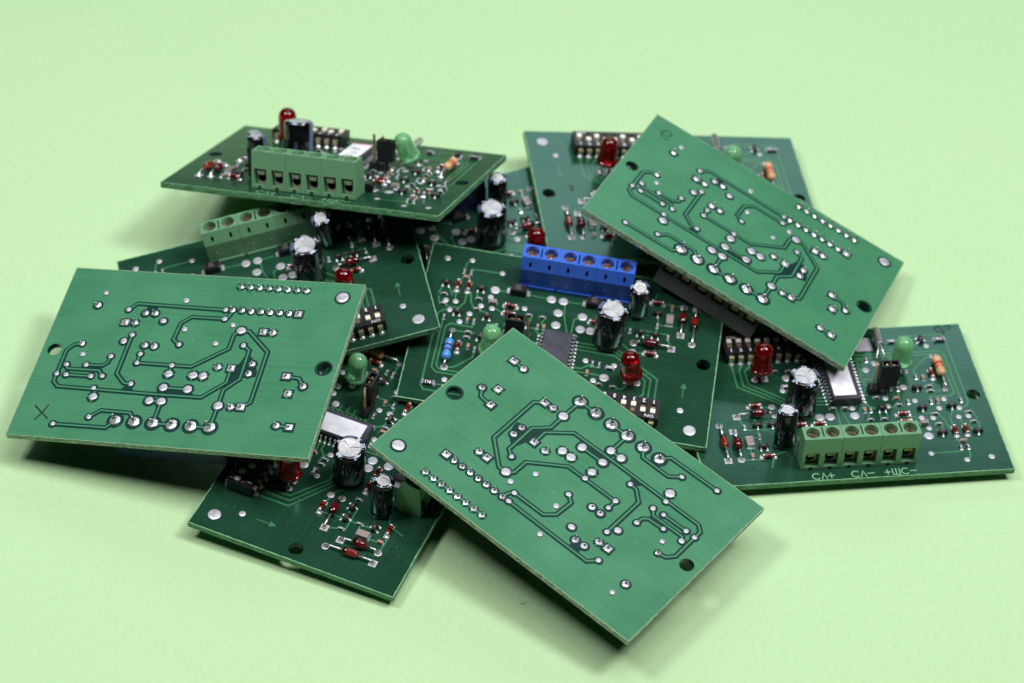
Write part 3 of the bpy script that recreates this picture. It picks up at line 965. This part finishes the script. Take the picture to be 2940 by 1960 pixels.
def jumper_mesh():
    def make():
        mb = MB()
        # hollow two-way shunt; open at the top with a bridge
        x0, x1, y0, y1, z0, z1 = -2.45, 2.45, -1.25, 1.25, 0.0, 7.4
        ops = [[(0.45, 0.45), (2.2, 0.45), (2.2, 2.05), (0.45, 2.05)], [(2.7, 0.45), (4.45, 0.45), (4.45, 2.05), (2.7, 2.05)]]
        mb.plate([(0, 0), (4.9, 0), (4.9, 2.5), (0, 2.5)], ops, ((x0, y0, z1), (1, 0, 0), (0, 1, 0)), 0, [1.6, 1.6], 0, 0)
        vs = [(x0, y0, z0), (x1, y0, z0), (x1, y1, z0), (x0, y1, z0), (x0, y0, z1), (x1, y0, z1), (x1, y1, z1), (x0, y1, z1)]
        mb.add(vs, [(0, 3, 2, 1), (0, 1, 5, 4), (1, 2, 6, 5), (2, 3, 7, 6), (3, 0, 4, 7)], 0)
        mb.box(x0 + 0.3, x1 - 0.3, y0 - 0.12, y0, z0 + 0.6, z1 - 1.2, 0)
        mb.box(-1.3, 1.3, -0.25, 0.25, z1 - 1.1, z1 - 0.7, 1)
        return mb.mesh('jumper_cap', ['black', 'gold'])
    return cached('jumper', make)

def pin_mesh(h):
    def make():
        mb = MB()
        mb.bbox(-0.32, 0.32, -0.32, 0.32, 0, h, 0.1)
        return mb.mesh('header_pin', ['gold'])
    return cached(('pin', h), make)

def crystal_mesh():
    def make():
        mb = MB()
        mb.lathe([(0, 6.1), (0.85, 6.1), (1.0, 5.9), (1.0, 0.25), (1.12, 0.2), (1.12, 0), (0.9, -0.02), (0, -0.02)], 20, 0)
        return mb.mesh('can', ['crystal'])
    return cached('xtal', make)

def trace_mesh(pts, w, matk, z):
    mb = MB()
    mb.strip(pts, w, z)
    return mb.mesh('copper_trace', [matk])

def arrow_mesh():
    def make():
        mb = MB()
        mb.strip([(7.85, 39.7), (7.85, 36.2)], 0.28, 0.05, 0, False)
        mb.add([(7.85, 34.5, 0.05), (8.75, 36.3, 0.05), (6.95, 36.3, 0.05)], [(0, 1, 2)])
        return mb.mesh('arrow_mark', ['trace_front'])
    return cached('arrow', make)

def letters_mesh():
    def make():
        mb = MB()
        z = 0.05
        w = 0.32
        k = [0]
        def s(*p):
            k[0] += 1
            mb.strip(list(p), w, z + 0.004 * k[0], 0)
        def C(cx, cy, r):
            s(*[(cx + r * cos(a), cy + r * sin(a)) for a in [0.8 + (2 * pi - 1.6) * i / 12 for i in range(13)]])
        def Lam(cx, cy):
            s((cx - 0.65, cy - 1.0), (cx, cy + 1.0), (cx + 0.65, cy - 1.0))
        def plus(cx, cy):
            s((cx - 0.75, cy), (cx + 0.75, cy))
            s((cx, cy - 0.8), (cx, cy + 0.8))
        def minus(cx, cy):
            s((cx - 0.8, cy), (cx + 0.8, cy))
        def Sh(cx, cy):
            s((cx - 0.9, cy + 1.0), (cx - 0.9, cy - 1.0), (cx + 0.9, cy - 1.0), (cx + 0.9, cy + 1.0))
            s((cx, cy + 1.0), (cx, cy - 0.9))
        y = 1.55
        C(28.5, y, 1.0); Lam(30.5, y); plus(32.3, y)
        C(38.6, y, 1.0); Lam(40.6, y); minus(42.5, y)
        plus(46.9, y); Sh(49.1, y); C(51.5, y, 1.0); minus(53.5, y)
        return mb.mesh('copper_lettering', ['lettering'])
    return cached('letters', make)

# component positions -------------------------------------------------------------
R_H = [(65.4, 31.2), (65.3, 29.4), (50.4, 28.0), (55.6, 24.9), (47.0, 20.2), (50.6, 20.2), (64.3, 21.0), (64.4, 17.3), (73.4, 21.0), (73.7, 17.5),
       (41.2, 24.8), (38.0, 24.9), (29.5, 39.6), (25.8, 39.7)]
R_V = [(51.0, 42.2), (62.7, 34.8), (56.8, 30.8), (58.4, 25.8), (64.4, 25.4), (72.4, 25.4), (47.8, 23.6), (67.9, 8.6), (69.8, 8.6), (13.7, 20.0), (16.9, 16.5),
       (32.0, 33.0), (30.2, 33.1), (23.8, 19.8)]
C_H = [(55.5, 27.2), (68.9, 10.7)]
C_V = [(64.5, 34.3), (54.9, 31.2), (66.2, 25.5), (46.2, 23.6), (13.75, 9.6), (33.0, 36.5)]
MELF_H = [(17.7, 27.0), (17.7, 9.0), (28.0, 19.3), (33.1, 19.3), (55.8, 21.2), (55.8, 18.4)]
MELF_V = [(67.0, 35.2), (67.8, 14.1), (70.7, 14.2)]
SOT_D = [(61.9, 30.6), (61.4, 23.2), (69.3, 23.3), (64.4, 13.9), (73.8, 13.8), (17.1, 20.2), (21.0, 20.2)]      # single lead toward -y
SOT_U = [(50.8, 23.7), (17.2, 12.6)]                                                                       # pair toward -y
MARKS = ['103', '472', '561', '991', '547', '202']

def lean_mx(loc, lx, ly, rz=0.0):
    """rotation that carries +z to (lx, ly, 1)"""
    v = Vector((lx, ly, 1)).normalized()
    q = Vector((0, 0, 1)).rotation_difference(v)
    return Matrix.Translation(Vector(loc) * S) @ q.to_matrix().to_4x4() @ Matrix.Rotation(rz, 4, 'Z')

def led(root, color, x, y, leg, lean, rnd):
    mx = lean_mx((x, y, 0.0), lean[0], lean[1])
    L = put(color + '_led', led_mesh(color), root, mx=mx @ Matrix.Translation((0, 0, leg * S)))
    if color == 'red':
        put('lead_frame', led_die_mesh(color), L)
    put('leads', led_legs_mesh(leg), root, (x, y, 0))

def electrolytic(root, R, H, rt, x, y, lean, pitch, rz, vent, txts):
    c = put('capacitor', cap_mesh(R, H, rt), root, mx=lean_mx((x, y, 0.3), lean[0], lean[1], rz))
    put('can_top', cap_top_mesh(R, H, rt, vent), c)
    put('print', cap_print_mesh(R, H, rt, txts), c, kind='stuff')
    put('leads', cap_legs_mesh(pitch), root, (x, y, 0))

def terminals(root, key, clamp, rnd):
    for k in range(3):
        x = 24.9 + 10.0 * k
        t = put('terminal_block', block_mesh(key), root, (x, 0, 0))
        for cx in (2.5, 7.5):
            put('screw', screw_mesh(), t, (cx, 6.8, 8.55), rnd.uniform(0, pi))
            put('wire_clamp', clamp_mesh(clamp), t, (cx, 5.9, 0.95))
    put('end_rib', end_rib_mesh(key), root, (24.94, 0, 0))

def dip(root, pattern, rnd):
    b = put('dip_switch', dip_body_mesh(), root)
    put('print', dip_print_mesh(), b, kind='stuff')
    for i, x in enumerate(DIPX):
        up = pattern[i] == '1'
        put('slider_track', slot_floor_mesh(), b, (x, 47.7, 3.5))
        put('slider', slider_mesh(), b, (x, 48.4 if up else 47.0, 3.5))
        put('lead', dip_pin_mesh(), b, (x, 43.5, 0))
        put('lead', dip_pin_mesh(), b, (x, 51.2, 0), pi)

def big_parts(root, spec, rnd):
    """through-hole parts"""
    skip = spec.get('skip', ())
    terminals(root, spec['terminal'], spec['clamp'], rnd)
    if 'dip' not in skip:
        dip(root, spec['dip'], rnd)
    if 'red' not in skip:
        led(root, 'red', 21.15, 37.1, 3.6, spec['red'], rnd)
    if 'green' not in skip:
        led(root, 'green', 58.75, 37.2, 3.0, spec['green'], rnd)
    a, c = spec['prints']
    if 'cap' not in skip:
        electrolytic(root, 4.0, 12.4, 2.85, 29.2, 25.1, spec['big'], 3.5, spec['caprot'], True, a)
        electrolytic(root, 2.65, 11.6, 1.62, 22.6, 13.4, spec['small'], 2.5, spec['caprot2'], False, c)
    # header with parked jumper
    if 'header' not in skip:
        h = put('pin_header', header_base_mesh(), root)
        put('header_pin', pin_mesh(7.6), h, (49.8, 30.35, 2.4))
        put('header_pin', pin_mesh(7.3), h, (52.35, 30.35, 2.4))
        put('jumper_cap', jumper_mesh(), h, mx=Matrix.Translation(Vector((53.3, 30.35, 2.7)) * S) @ Matrix.Diagonal((spec.get('jw', 1.0), 1.0, spec.get('jh', 1.0), 1.0)) @ Matrix.Rotation(spec.get('jr', 0.0), 4, 'Z'))
    # chip
    ic = MB()
    ic.bbox(38.25, 45.75, 25.95, 43.85, 0.2, 2.5, 0.14)
    g = put('microcontroller', cached('icbody', lambda: ic.mesh('package', ['ic'])), root)
    for y in IC_PINS_Y:
        put('lead', ic_pin_mesh(), g, (38.25, y, 0))
        put('lead', ic_pin_mesh(), g, (45.75, y, 0), pi)
    if spec.get('label'):
        put('label', label_mesh(spec['label']), g)

def small_parts(root, spec, rnd):
    z = 0.05
    n = 0
    for L, rz in ((R_H, 0), (R_V, pi / 2)):
        for x, y in L:
            put('chip_resistor', chip_mesh(1.42, 0.74, 0.42, 'chip_black', MARKS[n % 6]), root, (x, y, z), rz)
            n += 1
    for L, rz in ((C_H, 0), (C_V, pi / 2)):
        for x, y in L:
            put('chip_capacitor', chip_mesh(1.4, 0.78, 0.7, 'chip_tan'), root, (x, y, z), rz)
    put('chip_capacitor', chip_mesh(2.0, 1.25, 0.9, 'chip_grey'), root, (60.6, 17.8, z))
    put('chip_capacitor', chip_mesh(3.2, 1.9, 1.1, 'chip_grey'), root, (13.95, 14.3, z), pi / 2)
    put('chip_resistor', chip_mesh(3.2, 1.6, 0.6, 'chip_black', '911'), root, (72.55, 48.4, z))
    put('chip_resistor', chip_mesh(2.0, 1.25, 0.55, 'chip_black', '102'), root, (59.3, 48.6, z))
    put('chip_resistor', chip_mesh(2.0, 1.25, 0.55, 'chip_black', '502'), root, (27.4, 33.7, z))
    for x, y in MELF_H:
        put('glass_diode', melf_mesh(), root, (x, y, z), 0 if n % 2 else pi)
        n += 1
    for x, y in MELF_V:
        put('glass_diode', melf_mesh(), root, (x, y, z), pi / 2)
    for x, y in SOT_D:
        put('transistor', sot_mesh(), root, (x, y, z))
    for x, y in SOT_U:
        put('transistor', sot_mesh(), root, (x, y, z), pi)
    put('transistor', sot_mesh(), root, (67.5, 48.5, z), -pi / 2 + pi)
    put('rectifier_diode', dpak_mesh(), root, (54.5, 12.9, z))
    put('rectifier_diode', dpak_mesh(), root, (34.2, 13.1, z))
    # axial parts
    put('axial_diode', axial_mesh(12.5, 3.9, 0.95, 'glass', 1.0, 0.2), root, (7.3, 21.1, z), -pi / 2)
    put('axial_diode', axial_mesh(9.9, 3.6, 1.15, 'bead', 1.15, 0.0), root, (10.6, 18.7, z), -pi / 2)
    put('axial_diode', axial_mesh(10.0, 3.6, 1.15, 'bead', 1.15, 0.3), root, (12.4, 23.85, z), 0)
    put('axial_resistor', axial_mesh(12.8, 6.4, 1.2, spec['res'], 1.4, -1.3), root, (69.4, 42.35, z), -pi / 2)
    # crystal lying above the board on its leads
    cr = put('crystal', crystal_mesh(), root, mx=Matrix.Translation(Vector((55.2, 45.2, 2.4)) * S) @ Vector((0, 0, 1)).rotation_difference(Vector((0.02, 1, 0.03)).normalized()).to_matrix().to_4x4())
    w = cached('xlegs', lambda: (lambda mb: (mb.tube([(53.0, 40.8, 0), (53.5, 41.2, 1.6), (54.8, 45.0, 2.4), (54.8, 45.4, 2.4)], 0.18, 8, 0),
                                              mb.tube([(55.7, 40.8, 0), (55.8, 41.2, 1.6), (55.5, 45.0, 2.4), (55.5, 45.4, 2.4)], 0.18, 8, 0), mb.mesh('leads', ['lead']))[-1])(MB()))
    put('leads', w, root)
    patch = cached('patch', lambda: (lambda mb: (mb.bbox(48.6, 53.2, 45.6, 50.6, 0, 0.12, 0.06), mb.mesh('solder_patch', ['pad']))[-1])(MB()))
    put('solder_patch', patch, root, (0.6, 0, 0.05))

def front_copper(root):
    for i, t in enumerate(FRONT_TRACES):
        me = cached(('ft', i), lambda: trace_mesh(t, 0.42 if i > 12 else 0.5, 'trace_front', 0.015 + 0.0006 * i))
        put('copper_trace', me, root)
    z = 0.06
    done = []
    for x, y in BACK_SMALL + VIAS:
        put('solder_pad', pad_disc(0.78), root, (x, y, z))
    for x, y in BACK_MID:
        put('solder_pad', pad_disc(0.98), root, (x, y, z))
    for x, y in BACK_BIG:
        put('solder_pad', pad_disc(1.25), root, (x, y, z))
    put('solder_pad', pad_disc(0.85), root, (75.0, 4.8, z))
    put('solder_pad', pad_disc(0.85), root, (7.9, 43.7, z))
    put('solder_pad', pad_disc(1.6), root, (4.85, 49.7, z))
    for x, y in BACK_SQ[:7]:
        put('solder_pad', pad_sq(1.0), root, (x, y, z))
    for (x, y) in ((7.3, 21.1), (7.3, 8.6), (10.6, 18.7), (10.7, 8.8), (12.4, 23.8), (22.4, 23.8), (69.4, 42.3), (69.4, 29.6)):
        put('solder_joint', cached('fj', lambda: (lambda mb: (mb.lathe([(0.8, 0), (0.55, 0.25), (0.28, 0.6)], 14, 0), mb.mesh('solder_joint', ['solder']))[-1])(MB())), root, (x, y, z + 0.05))
    put('arrow_mark', arrow_mesh(), root)
    put('copper_lettering', letters_mesh(), root, kind='stuff')

def back_copper(root):
    """solder side; built in the board frame with z below -TH (mirrored faces point down)"""
    zb = -TH
    # isolation gaps: one ribbon or ring each, stepped by a hair so none is coplanar
    k = 0
    gaps = MB()
    def flip(mb, f0):
        for i in range(f0, len(mb.f)):
            mb.f[i] = tuple(reversed(mb.f[i]))
    def zstep():
        nonlocal k
        k += 1
        return zb - 0.006 - 0.0012 * k
    f0 = 0
    for t in BACK_TRACES:
        gaps.strip(t, 1.5, zstep())
    for pl in BACK_FILLS:
        zz = zstep()
        gaps.add([(x, y, zz) for x, y in pl], [tuple(range(len(pl)))])
        # orient
        a = sum(pl[i][0] * pl[(i + 1) % len(pl)][1] - pl[(i + 1) % len(pl)][0] * pl[i][1] for i in range(len(pl)))
        if a < 0:
            gaps.f[-1] = tuple(reversed(gaps.f[-1]))
    def ring(p, r):
        gaps.disc(p[0], p[1], r, zstep(), 24)
    for p in BACK_SMALL:
        ring(p, 1.22)
    for p in BACK_MID:
        ring(p, 1.45)
    for p in BACK_BIG:
        ring(p, 1.75)
    for p in TPINS:
        ring(p, 2.25)
    ring((4.85, 49.7), 2.1)
    for x, y, r in HOLES[:1]:
        pass
    for p in BACK_SQ:
        zz = zstep()
        a = 1.42
        gaps.add([(p[0] - a, p[1] - a, zz), (p[0] + a, p[1] - a, zz), (p[0] + a, p[1] + a, zz), (p[0] - a, p[1] + a, zz)], [(0, 1, 2, 3)])
    for x in DIPX:
        ring((x, 51.2), 1.25)
        ring((x, 43.5), 1.25)
    # dark line round the mounting hole on the right of the layout
    zz = zstep()
    gaps.plate(circle(HOLES[0][0], HOLES[0][1], 2.28, 28), [circle(HOLES[0][0], HOLES[0][1], 1.9, 28)], ((0, 0, zz), (1, 0, 0), (0, 1, 0)))
    flip(gaps, 0)
    put('isolation_gap', cached('gaps', lambda: gaps.mesh('isolation_gap', ['gap'])), root, kind='stuff')
    zt = zb - 0.006 - 0.0012 * (k + 4)
    for i, t in enumerate(BACK_TRACES):
        def mk():
            mb = MB()
            mb.strip(t, 0.46, zt - 0.0012 * i)
            flip(mb, 0)
            return mb.mesh('copper_trace', ['trace_back'])
        put('copper_trace', cached(('bt', i), mk), root)
    # thermal spokes
    sp = MB()
    zs = zt - 0.0012 * 24
    n = 0
    for p in list(THERMAL) + [(x, 51.2) for x in DIPX]:
        r = 1.75 if p in BACK_BIG else (1.3 if p[1] == 51.2 else 1.45)
        for a in (0, pi / 2):
            n += 1
            d = Vector((cos(a), sin(a)))
            sp.strip([(p[0] - d.x * r, p[1] - d.y * r), (p[0] + d.x * r, p[1] + d.y * r)], 0.42, zs - 0.0008 * n, 0, False)
    flip(sp, 0)
    put('thermal_spokes', cached('spokes', lambda: sp.mesh('thermal_spokes', ['trace_back'])), root, kind='stuff')
    zp = zs - 0.0008 * 60
    M180 = Matrix.Rotation(pi, 4, 'X')
    vary = random.Random(root.name)
    def bput(name, me, x, y, rz=0.0, dz=0.0):
        put(name, me, root, mx=Matrix.Translation(Vector((x, y, zp - dz)) * S) @ M180 @ Matrix.Rotation(rz, 4, 'Z') @ Matrix.Diagonal((vary.uniform(0.84, 1.02), vary.uniform(0.84, 1.02), vary.uniform(0.6, 1.15), 1.0)))
    for x, y in BACK_SMALL:
        bput('solder_pad', pad_disc(0.74, 0.14), x, y)
    for x, y in VIAS:
        bput('solder_pad', pad_disc(0.82, 0.2), x, y)
    for x, y in BACK_MID:
        bput('solder_pad', pad_disc(0.98, 0.22), x, y)
    for x, y in BACK_BIG:
        bput('solder_pad', pad_disc(1.25, 0.2), x, y)
    for x, y in BACK_SQ:
        bput('solder_pad', pad_sq(0.98), x, y)
    bput('solder_pad', pad_disc(1.6, 0.2), 4.85, 49.7)
    rnd = random.Random(9)
    for x, y in TPINS:
        bput('solder_joint', joint_cone(1.52, 0.95, 0.42, 1.25, rnd.choice((-0.12, 0.0, 0.12))), x, y, rnd.uniform(0, 6))
    for x, y in BACK_PINS:
        bput('solder_joint', joint_cone(0.82, 0.55, 0.24, 0.95, rnd.choice((-0.15, 0.1, 0.25))), x, y, rnd.uniform(0, 6), 0.08)
    for x in DIPX:
        bput('solder_joint', joint_cone(0.78, 0.5, 0.22, 1.35, rnd.choice((-0.1, 0.1))), x, 51.2, rnd.uniform(0, 6))
        if x != DIPX[0]:
            bput('solder_joint', joint_cone(0.82, 0.5, 0.22, 1.35, rnd.choice((-0.1, 0.1))), x, 43.5, rnd.uniform(0, 6))
        else:
            bput('solder_joint', joint_cone(0.7, 0.4, 0.22, 1.35, 0.1), x, 43.5, rnd.uniform(0, 6), 0.08)

def ink(root, strokes, z, back=False, w=0.3):
    mb = MB()
    for i, s in enumerate(strokes):
        mb.strip(s, w, z + (0.004 * i if not back else -0.004 * i))
    if back:
        mb.f = [tuple(reversed(f)) for f in mb.f]
    put('ink_mark', mb.mesh('ink_mark', ['ink']), root)

PEACH = ('res_peach', (None, 0, 0, 0, 2))
BLUE = ('res_blue', (None, 1, None, 1, None))
PR1 = (('100', 2.2), ('uF', 3.3), ('25V', -1.7), ('105', 1.2), ('C', -0.9))
PR2 = (('W', 0.9), ('100', 2.3), ('uF', -2.7), ('25V', -1.6), ('M', -0.8))
PRS = (('22', 2.4), ('u', -2.4), ('63V', 1.0), ('M', -1.2))
BOARDS = {
 'J': dict(m=[[0.98633, -0.16471, 0.00417, 50.42467], [0.16469, 0.98634, 0.00444, -53.69224], [-0.00485, -0.00369, 0.99998, 4.45398]],
      up=True, terminal='tag_green', clamp='clamp', dip='11111111', red=(0.01, 0.03), green=(0.0, 0.06), big=(-0.01, -0.02), small=(-0.02, 0.05), caprot=0.35, caprot2=0.9, label='sticker', res=PEACH,
      prints=(PR1, PRS), label_text='circuit board at far right, ink scrawl in its corner, green terminal facing the viewer'),
 'F': dict(m=[[-0.99326, -0.11115, 0.03296, 56.56363], [0.10709, -0.98853, -0.10648, 12.05016], [0.04441, -0.10223, 0.99377, 11.8951]],
      up=True, terminal='tag_blue', clamp='clamp', dip='11001111', red=(0.14, 0.09), green=(-0.03, -0.10), big=(-0.02, -0.05), small=(0.03, 0.12), caprot=-0.3, caprot2=-2.4, label=None, res=BLUE,
      prints=(PR2, PRS), jr=0.0, label_text='central circuit board with bright blue screw terminal and blue striped resistor'),
 'A': dict(m=[[0.95412, 0.29624, -0.04366, -96.81673], [-0.26233, 0.89724, 0.35516, 28.6614], [0.14438, -0.32741, 0.93379, 24.29208]],
      up=True, terminal='tag_green', clamp='clamp_steel', dip='11110101', red=(-0.04, 0.1), green=(-0.20, -0.55), big=(0.0, 0.12), small=(0.0, -0.06), caprot=0.1, caprot2=0.1, label='printed', res=PEACH, jh=0.8, jw=0.92,
      prints=(PR1, PRS), label_text='tilted circuit board at back left, red LED standing against the paper'),
 'B': dict(m=[[-0.95155, 0.25186, -0.17642, -32.31251], [-0.24316, -0.96748, -0.06967, 36.77016], [-0.18823, -0.0234, 0.98185, 19.84779]],
      up=True, terminal='tag_green', clamp='clamp', dip='11001101', red=(-0.03, 0.06), green=(0.0, 0.0), big=(-0.04, 0.03), small=(0.05, 0.2), caprot=-0.15, caprot2=-0.1, label=None, res=PEACH,
      prints=(PR2, PRS), label_text='circuit board sloping under the left soldered board, green terminal along its far edge'),
 'H': dict(m=[[0.34011, -0.94021, 0.01821, -24.61025], [0.93933, 0.33875, -0.05384, -94.47797], [0.04445, 0.03541, 0.99838, 3.57379]],
      up=True, terminal='tag_green', clamp='clamp', dip='11011011', red=(0.05, 0.05), green=(-0.10, -0.12), big=(-0.07, -0.04), small=(0.02, -0.03), caprot=0.5, caprot2=-0.6, label='sticker', res=PEACH,
      prints=(PR2, PRS), jr=0.0, label_text='lowest circuit board at front left, bare corner with arrow mark, under both upturned boards'),
 'D': dict(m=[[0.98148, -0.16659, 0.09457, 8.86808], [0.16754, 0.98586, -0.0022, 21.29613], [-0.09286, 0.018, 0.99552, 11.47756]],
      up=True, terminal='tag_blue', clamp='clamp', dip='10100101', red=(-0.03, -0.01), green=(-0.25, -0.16), big=(0, 0), small=(0, 0), caprot=0.5, caprot2=1.4, label=None, res=PEACH,
      prints=(PR1, PRS), label_text='farthest circuit board at back right, lying under the tilted upturned board'),
 'C': dict(m=[[-0.90361, 0.42733, -0.02976, 8.42416], [-0.4264, -0.90393, -0.03295, 67.85147], [-0.04098, -0.01708, 0.99901, 7.99717]],
      up=True, terminal='tag_navy', clamp='clamp', dip='11110101', red=(0, 0.02), green=(0, 0), big=(0, 0), small=(0, 0), caprot=-0.3, caprot2=-0.1, label=None, res=PEACH,
      prints=(PR1, PRS), label_text='mostly buried circuit board behind the blue terminal, only capacitors and a strip showing'),
 'G': dict(m=[[-0.96401, 0.16933, 0.20499, -46.56866], [0.19834, 0.97144, 0.13029, -69.87667], [-0.17707, 0.16626, -0.97005, 22.28827]],
      up=False, terminal='tag_teal', clamp='clamp', dip='11110101', red=(0, 0), green=(0, 0), big=(0, 0), small=(0, 0), caprot=1.3, caprot2=0.4, label=None, res=PEACH, skip=('red', 'green', 'cap', 'header', 'dip'),
      prints=(PR1, PRS), label_text='upturned circuit board at left, solder side up, marked with a black X'),
 'I': dict(m=[[0.79326, -0.60039, -0.10134, -0.068], [-0.59368, -0.79962, 0.09025, -20.05862], [-0.13522, -0.01143, -0.99075, 22.29168]],
      up=False, terminal='tag_green', clamp='clamp', dip='11110101', red=(0, 0), green=(0, 0), big=(0, 0), small=(0, 0), caprot=1.3, caprot2=0.4, label=None, res=PEACH, skip=('red', 'green', 'cap', 'header', 'dip'),
      prints=(PR1, PRS), label_text='upturned circuit board nearest the viewer, solder side up, one corner pointing forward'),
 'E': dict(m=[[-0.87631, 0.37448, -0.30306, 85.76671], [0.39223, 0.91987, 0.00251, -16.42414], [0.27972, -0.11667, -0.95297, 11.47986]],
      up=False, terminal='tag_grey', clamp='clamp', dip='11110101', red=(0, 0), green=(0, 0), big=(0, 0), small=(0, 0), caprot=1.3, caprot2=0.4, label=None, res=PEACH, skip=('red', 'green', 'cap', 'header', 'dip'),
      prints=(PR1, PRS), label_text='upturned circuit board at top right, solder side up, grey terminal below it'),
}

# ---------------------------------------------------------------- sheet of paper everything lies on
def paper():
    me = bpy.data.meshes.new('paper_surface')
    prof = []
    ys = [-9, -6, -3, 0, 2, 4.2]
    prof = [(a, 0.0) for a in ys]
    xs = [-9, -6, -3, 0, 3, 6, 9]
    vs = [(x, y, z) for y, z in prof for x in xs]
    n = len(xs)
    fs = [(r * n + i, r * n + i + 1, (r + 1) * n + i + 1, (r + 1) * n + i) for r in range(len(prof) - 1) for i in range(n - 1)]
    me.from_pydata(vs, [], fs)
    me.polygons.foreach_set('use_smooth', [True] * len(fs))
    m = mat('pale_green_paper', srgb(190, 232, 168), 0.85, 0, 0.15)
    nt, b, tc = nodes(m)
    ob = tc.outputs['Object']
    n1 = noise(nt, mapping(nt, ob, (1, 1, 1)), 70.0, 6, 0.75)
    n2 = noise(nt, mapping(nt, ob, (1, 1, 1)), 0.8, 2)
    c = mix(nt, ramp(nt, n1, [(0.3, grey(0)), (0.7, grey(1))]), srgb(168, 202, 152), srgb(177, 209, 162))
    c = mix(nt, ramp(nt, n2, [(0.35, grey(0)), (0.75, grey(0.5))]), c, srgb(176, 207, 163))
    nt.links.new(c, b.inputs['Base Color'])
    bump(nt, b, n1, 0.2, 0.003)
    me.materials.append(m)
    o = bpy.data.objects.new('paper_surface', me)
    COL.objects.link(o)
    o['kind'] = 'structure'
paper()

# ---------------------------------------------------------------- build the boards
for key, sp in BOARDS.items():
    root = bpy.data.objects.new('circuit_board', None)
    COL.objects.link(root)
    m = sp['m']
    root.matrix_world = Matrix(((m[0][0], m[0][1], m[0][2], m[0][3] * S), (m[1][0], m[1][1], m[1][2], m[1][3] * S), (m[2][0], m[2][1], m[2][2], m[2][3] * S), (0, 0, 0, 1)))
    root.empty_display_size = 0.1
    root['label'] = sp['label_text']
    root['category'] = 'circuit board'
    root['group'] = 'circuit boards in the pile'
    rnd = random.Random(key)
    put('substrate', substrate_mesh(sp['up']), root)
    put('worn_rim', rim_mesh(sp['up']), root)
    big_parts(root, sp, rnd)
    if sp['up']:
        small_parts(root, sp, rnd)
        front_copper(root)
    else:
        back_copper(root)
    if key == 'G':
        ink(root, [[(75.1, 9.4), (73.2, 7.9), (70.5, 5.8)], [(71.6, 9.9), (72.4, 7.6), (73.6, 5.2)]], -TH - 0.03, True, 0.42)
    if key == 'E':
        ink(root, [[(75.6, 48.1), (74.6, 47.6), (73.3, 47.9), (72.9, 48.8), (73.3, 49.7), (74.2, 50.0), (75.1, 49.5), (75.6, 48.3), (75.5, 47.1), (74.8, 46.2), (73.8, 46.0), (73.0, 46.5)]], -TH - 0.03, True, 0.32)
    if key == 'J':
        ink(root, [[(73.6, 51.2), (72.4, 52.8), (72.9, 53.7), (74.0, 53.5), (74.3, 52.6), (74.6, 51.2), (75.6, 53.7), (76.8, 53.9), (77.0, 52.8), (75.8, 52.2)], [(73.9, 54.0), (74.7, 50.6)]], 0.06, False, 0.3)
    if key == 'D':
        ink(root, [[(9.8, 30.4), (10.7, 30.6), (10.9, 29.4), (10.2, 28.2)], [(10.0, 29.3), (10.9, 29.0)]], 0.06, False, 0.35)

# ---------------------------------------------------------------- lint on the paper
def fibre(pts, r, label):
    mb = MB()
    mb.tube(pts, r, 6)
    o = bpy.data.objects.new('lint_fibre', mb.mesh('lint_fibre', [mat('lint', srgb(40, 60, 34), 0.8)]))
    COL.objects.link(o)
    o['label'] = label
    o['category'] = 'fibre'
    return o
def arc(cx, cy, r, a0, a1, n=8, z=0.12):
    return [(cx + r * cos(a0 + (a1 - a0) * i / n), cy + r * sin(a0 + (a1 - a0) * i / n), z + 0.15 * sin(i)) for i in range(n + 1)]
fibre(arc(6.3, -90.4, 0.75, -2.6, 0.3), 0.05, 'short curled dark hair on the pale green paper in front of the pile')
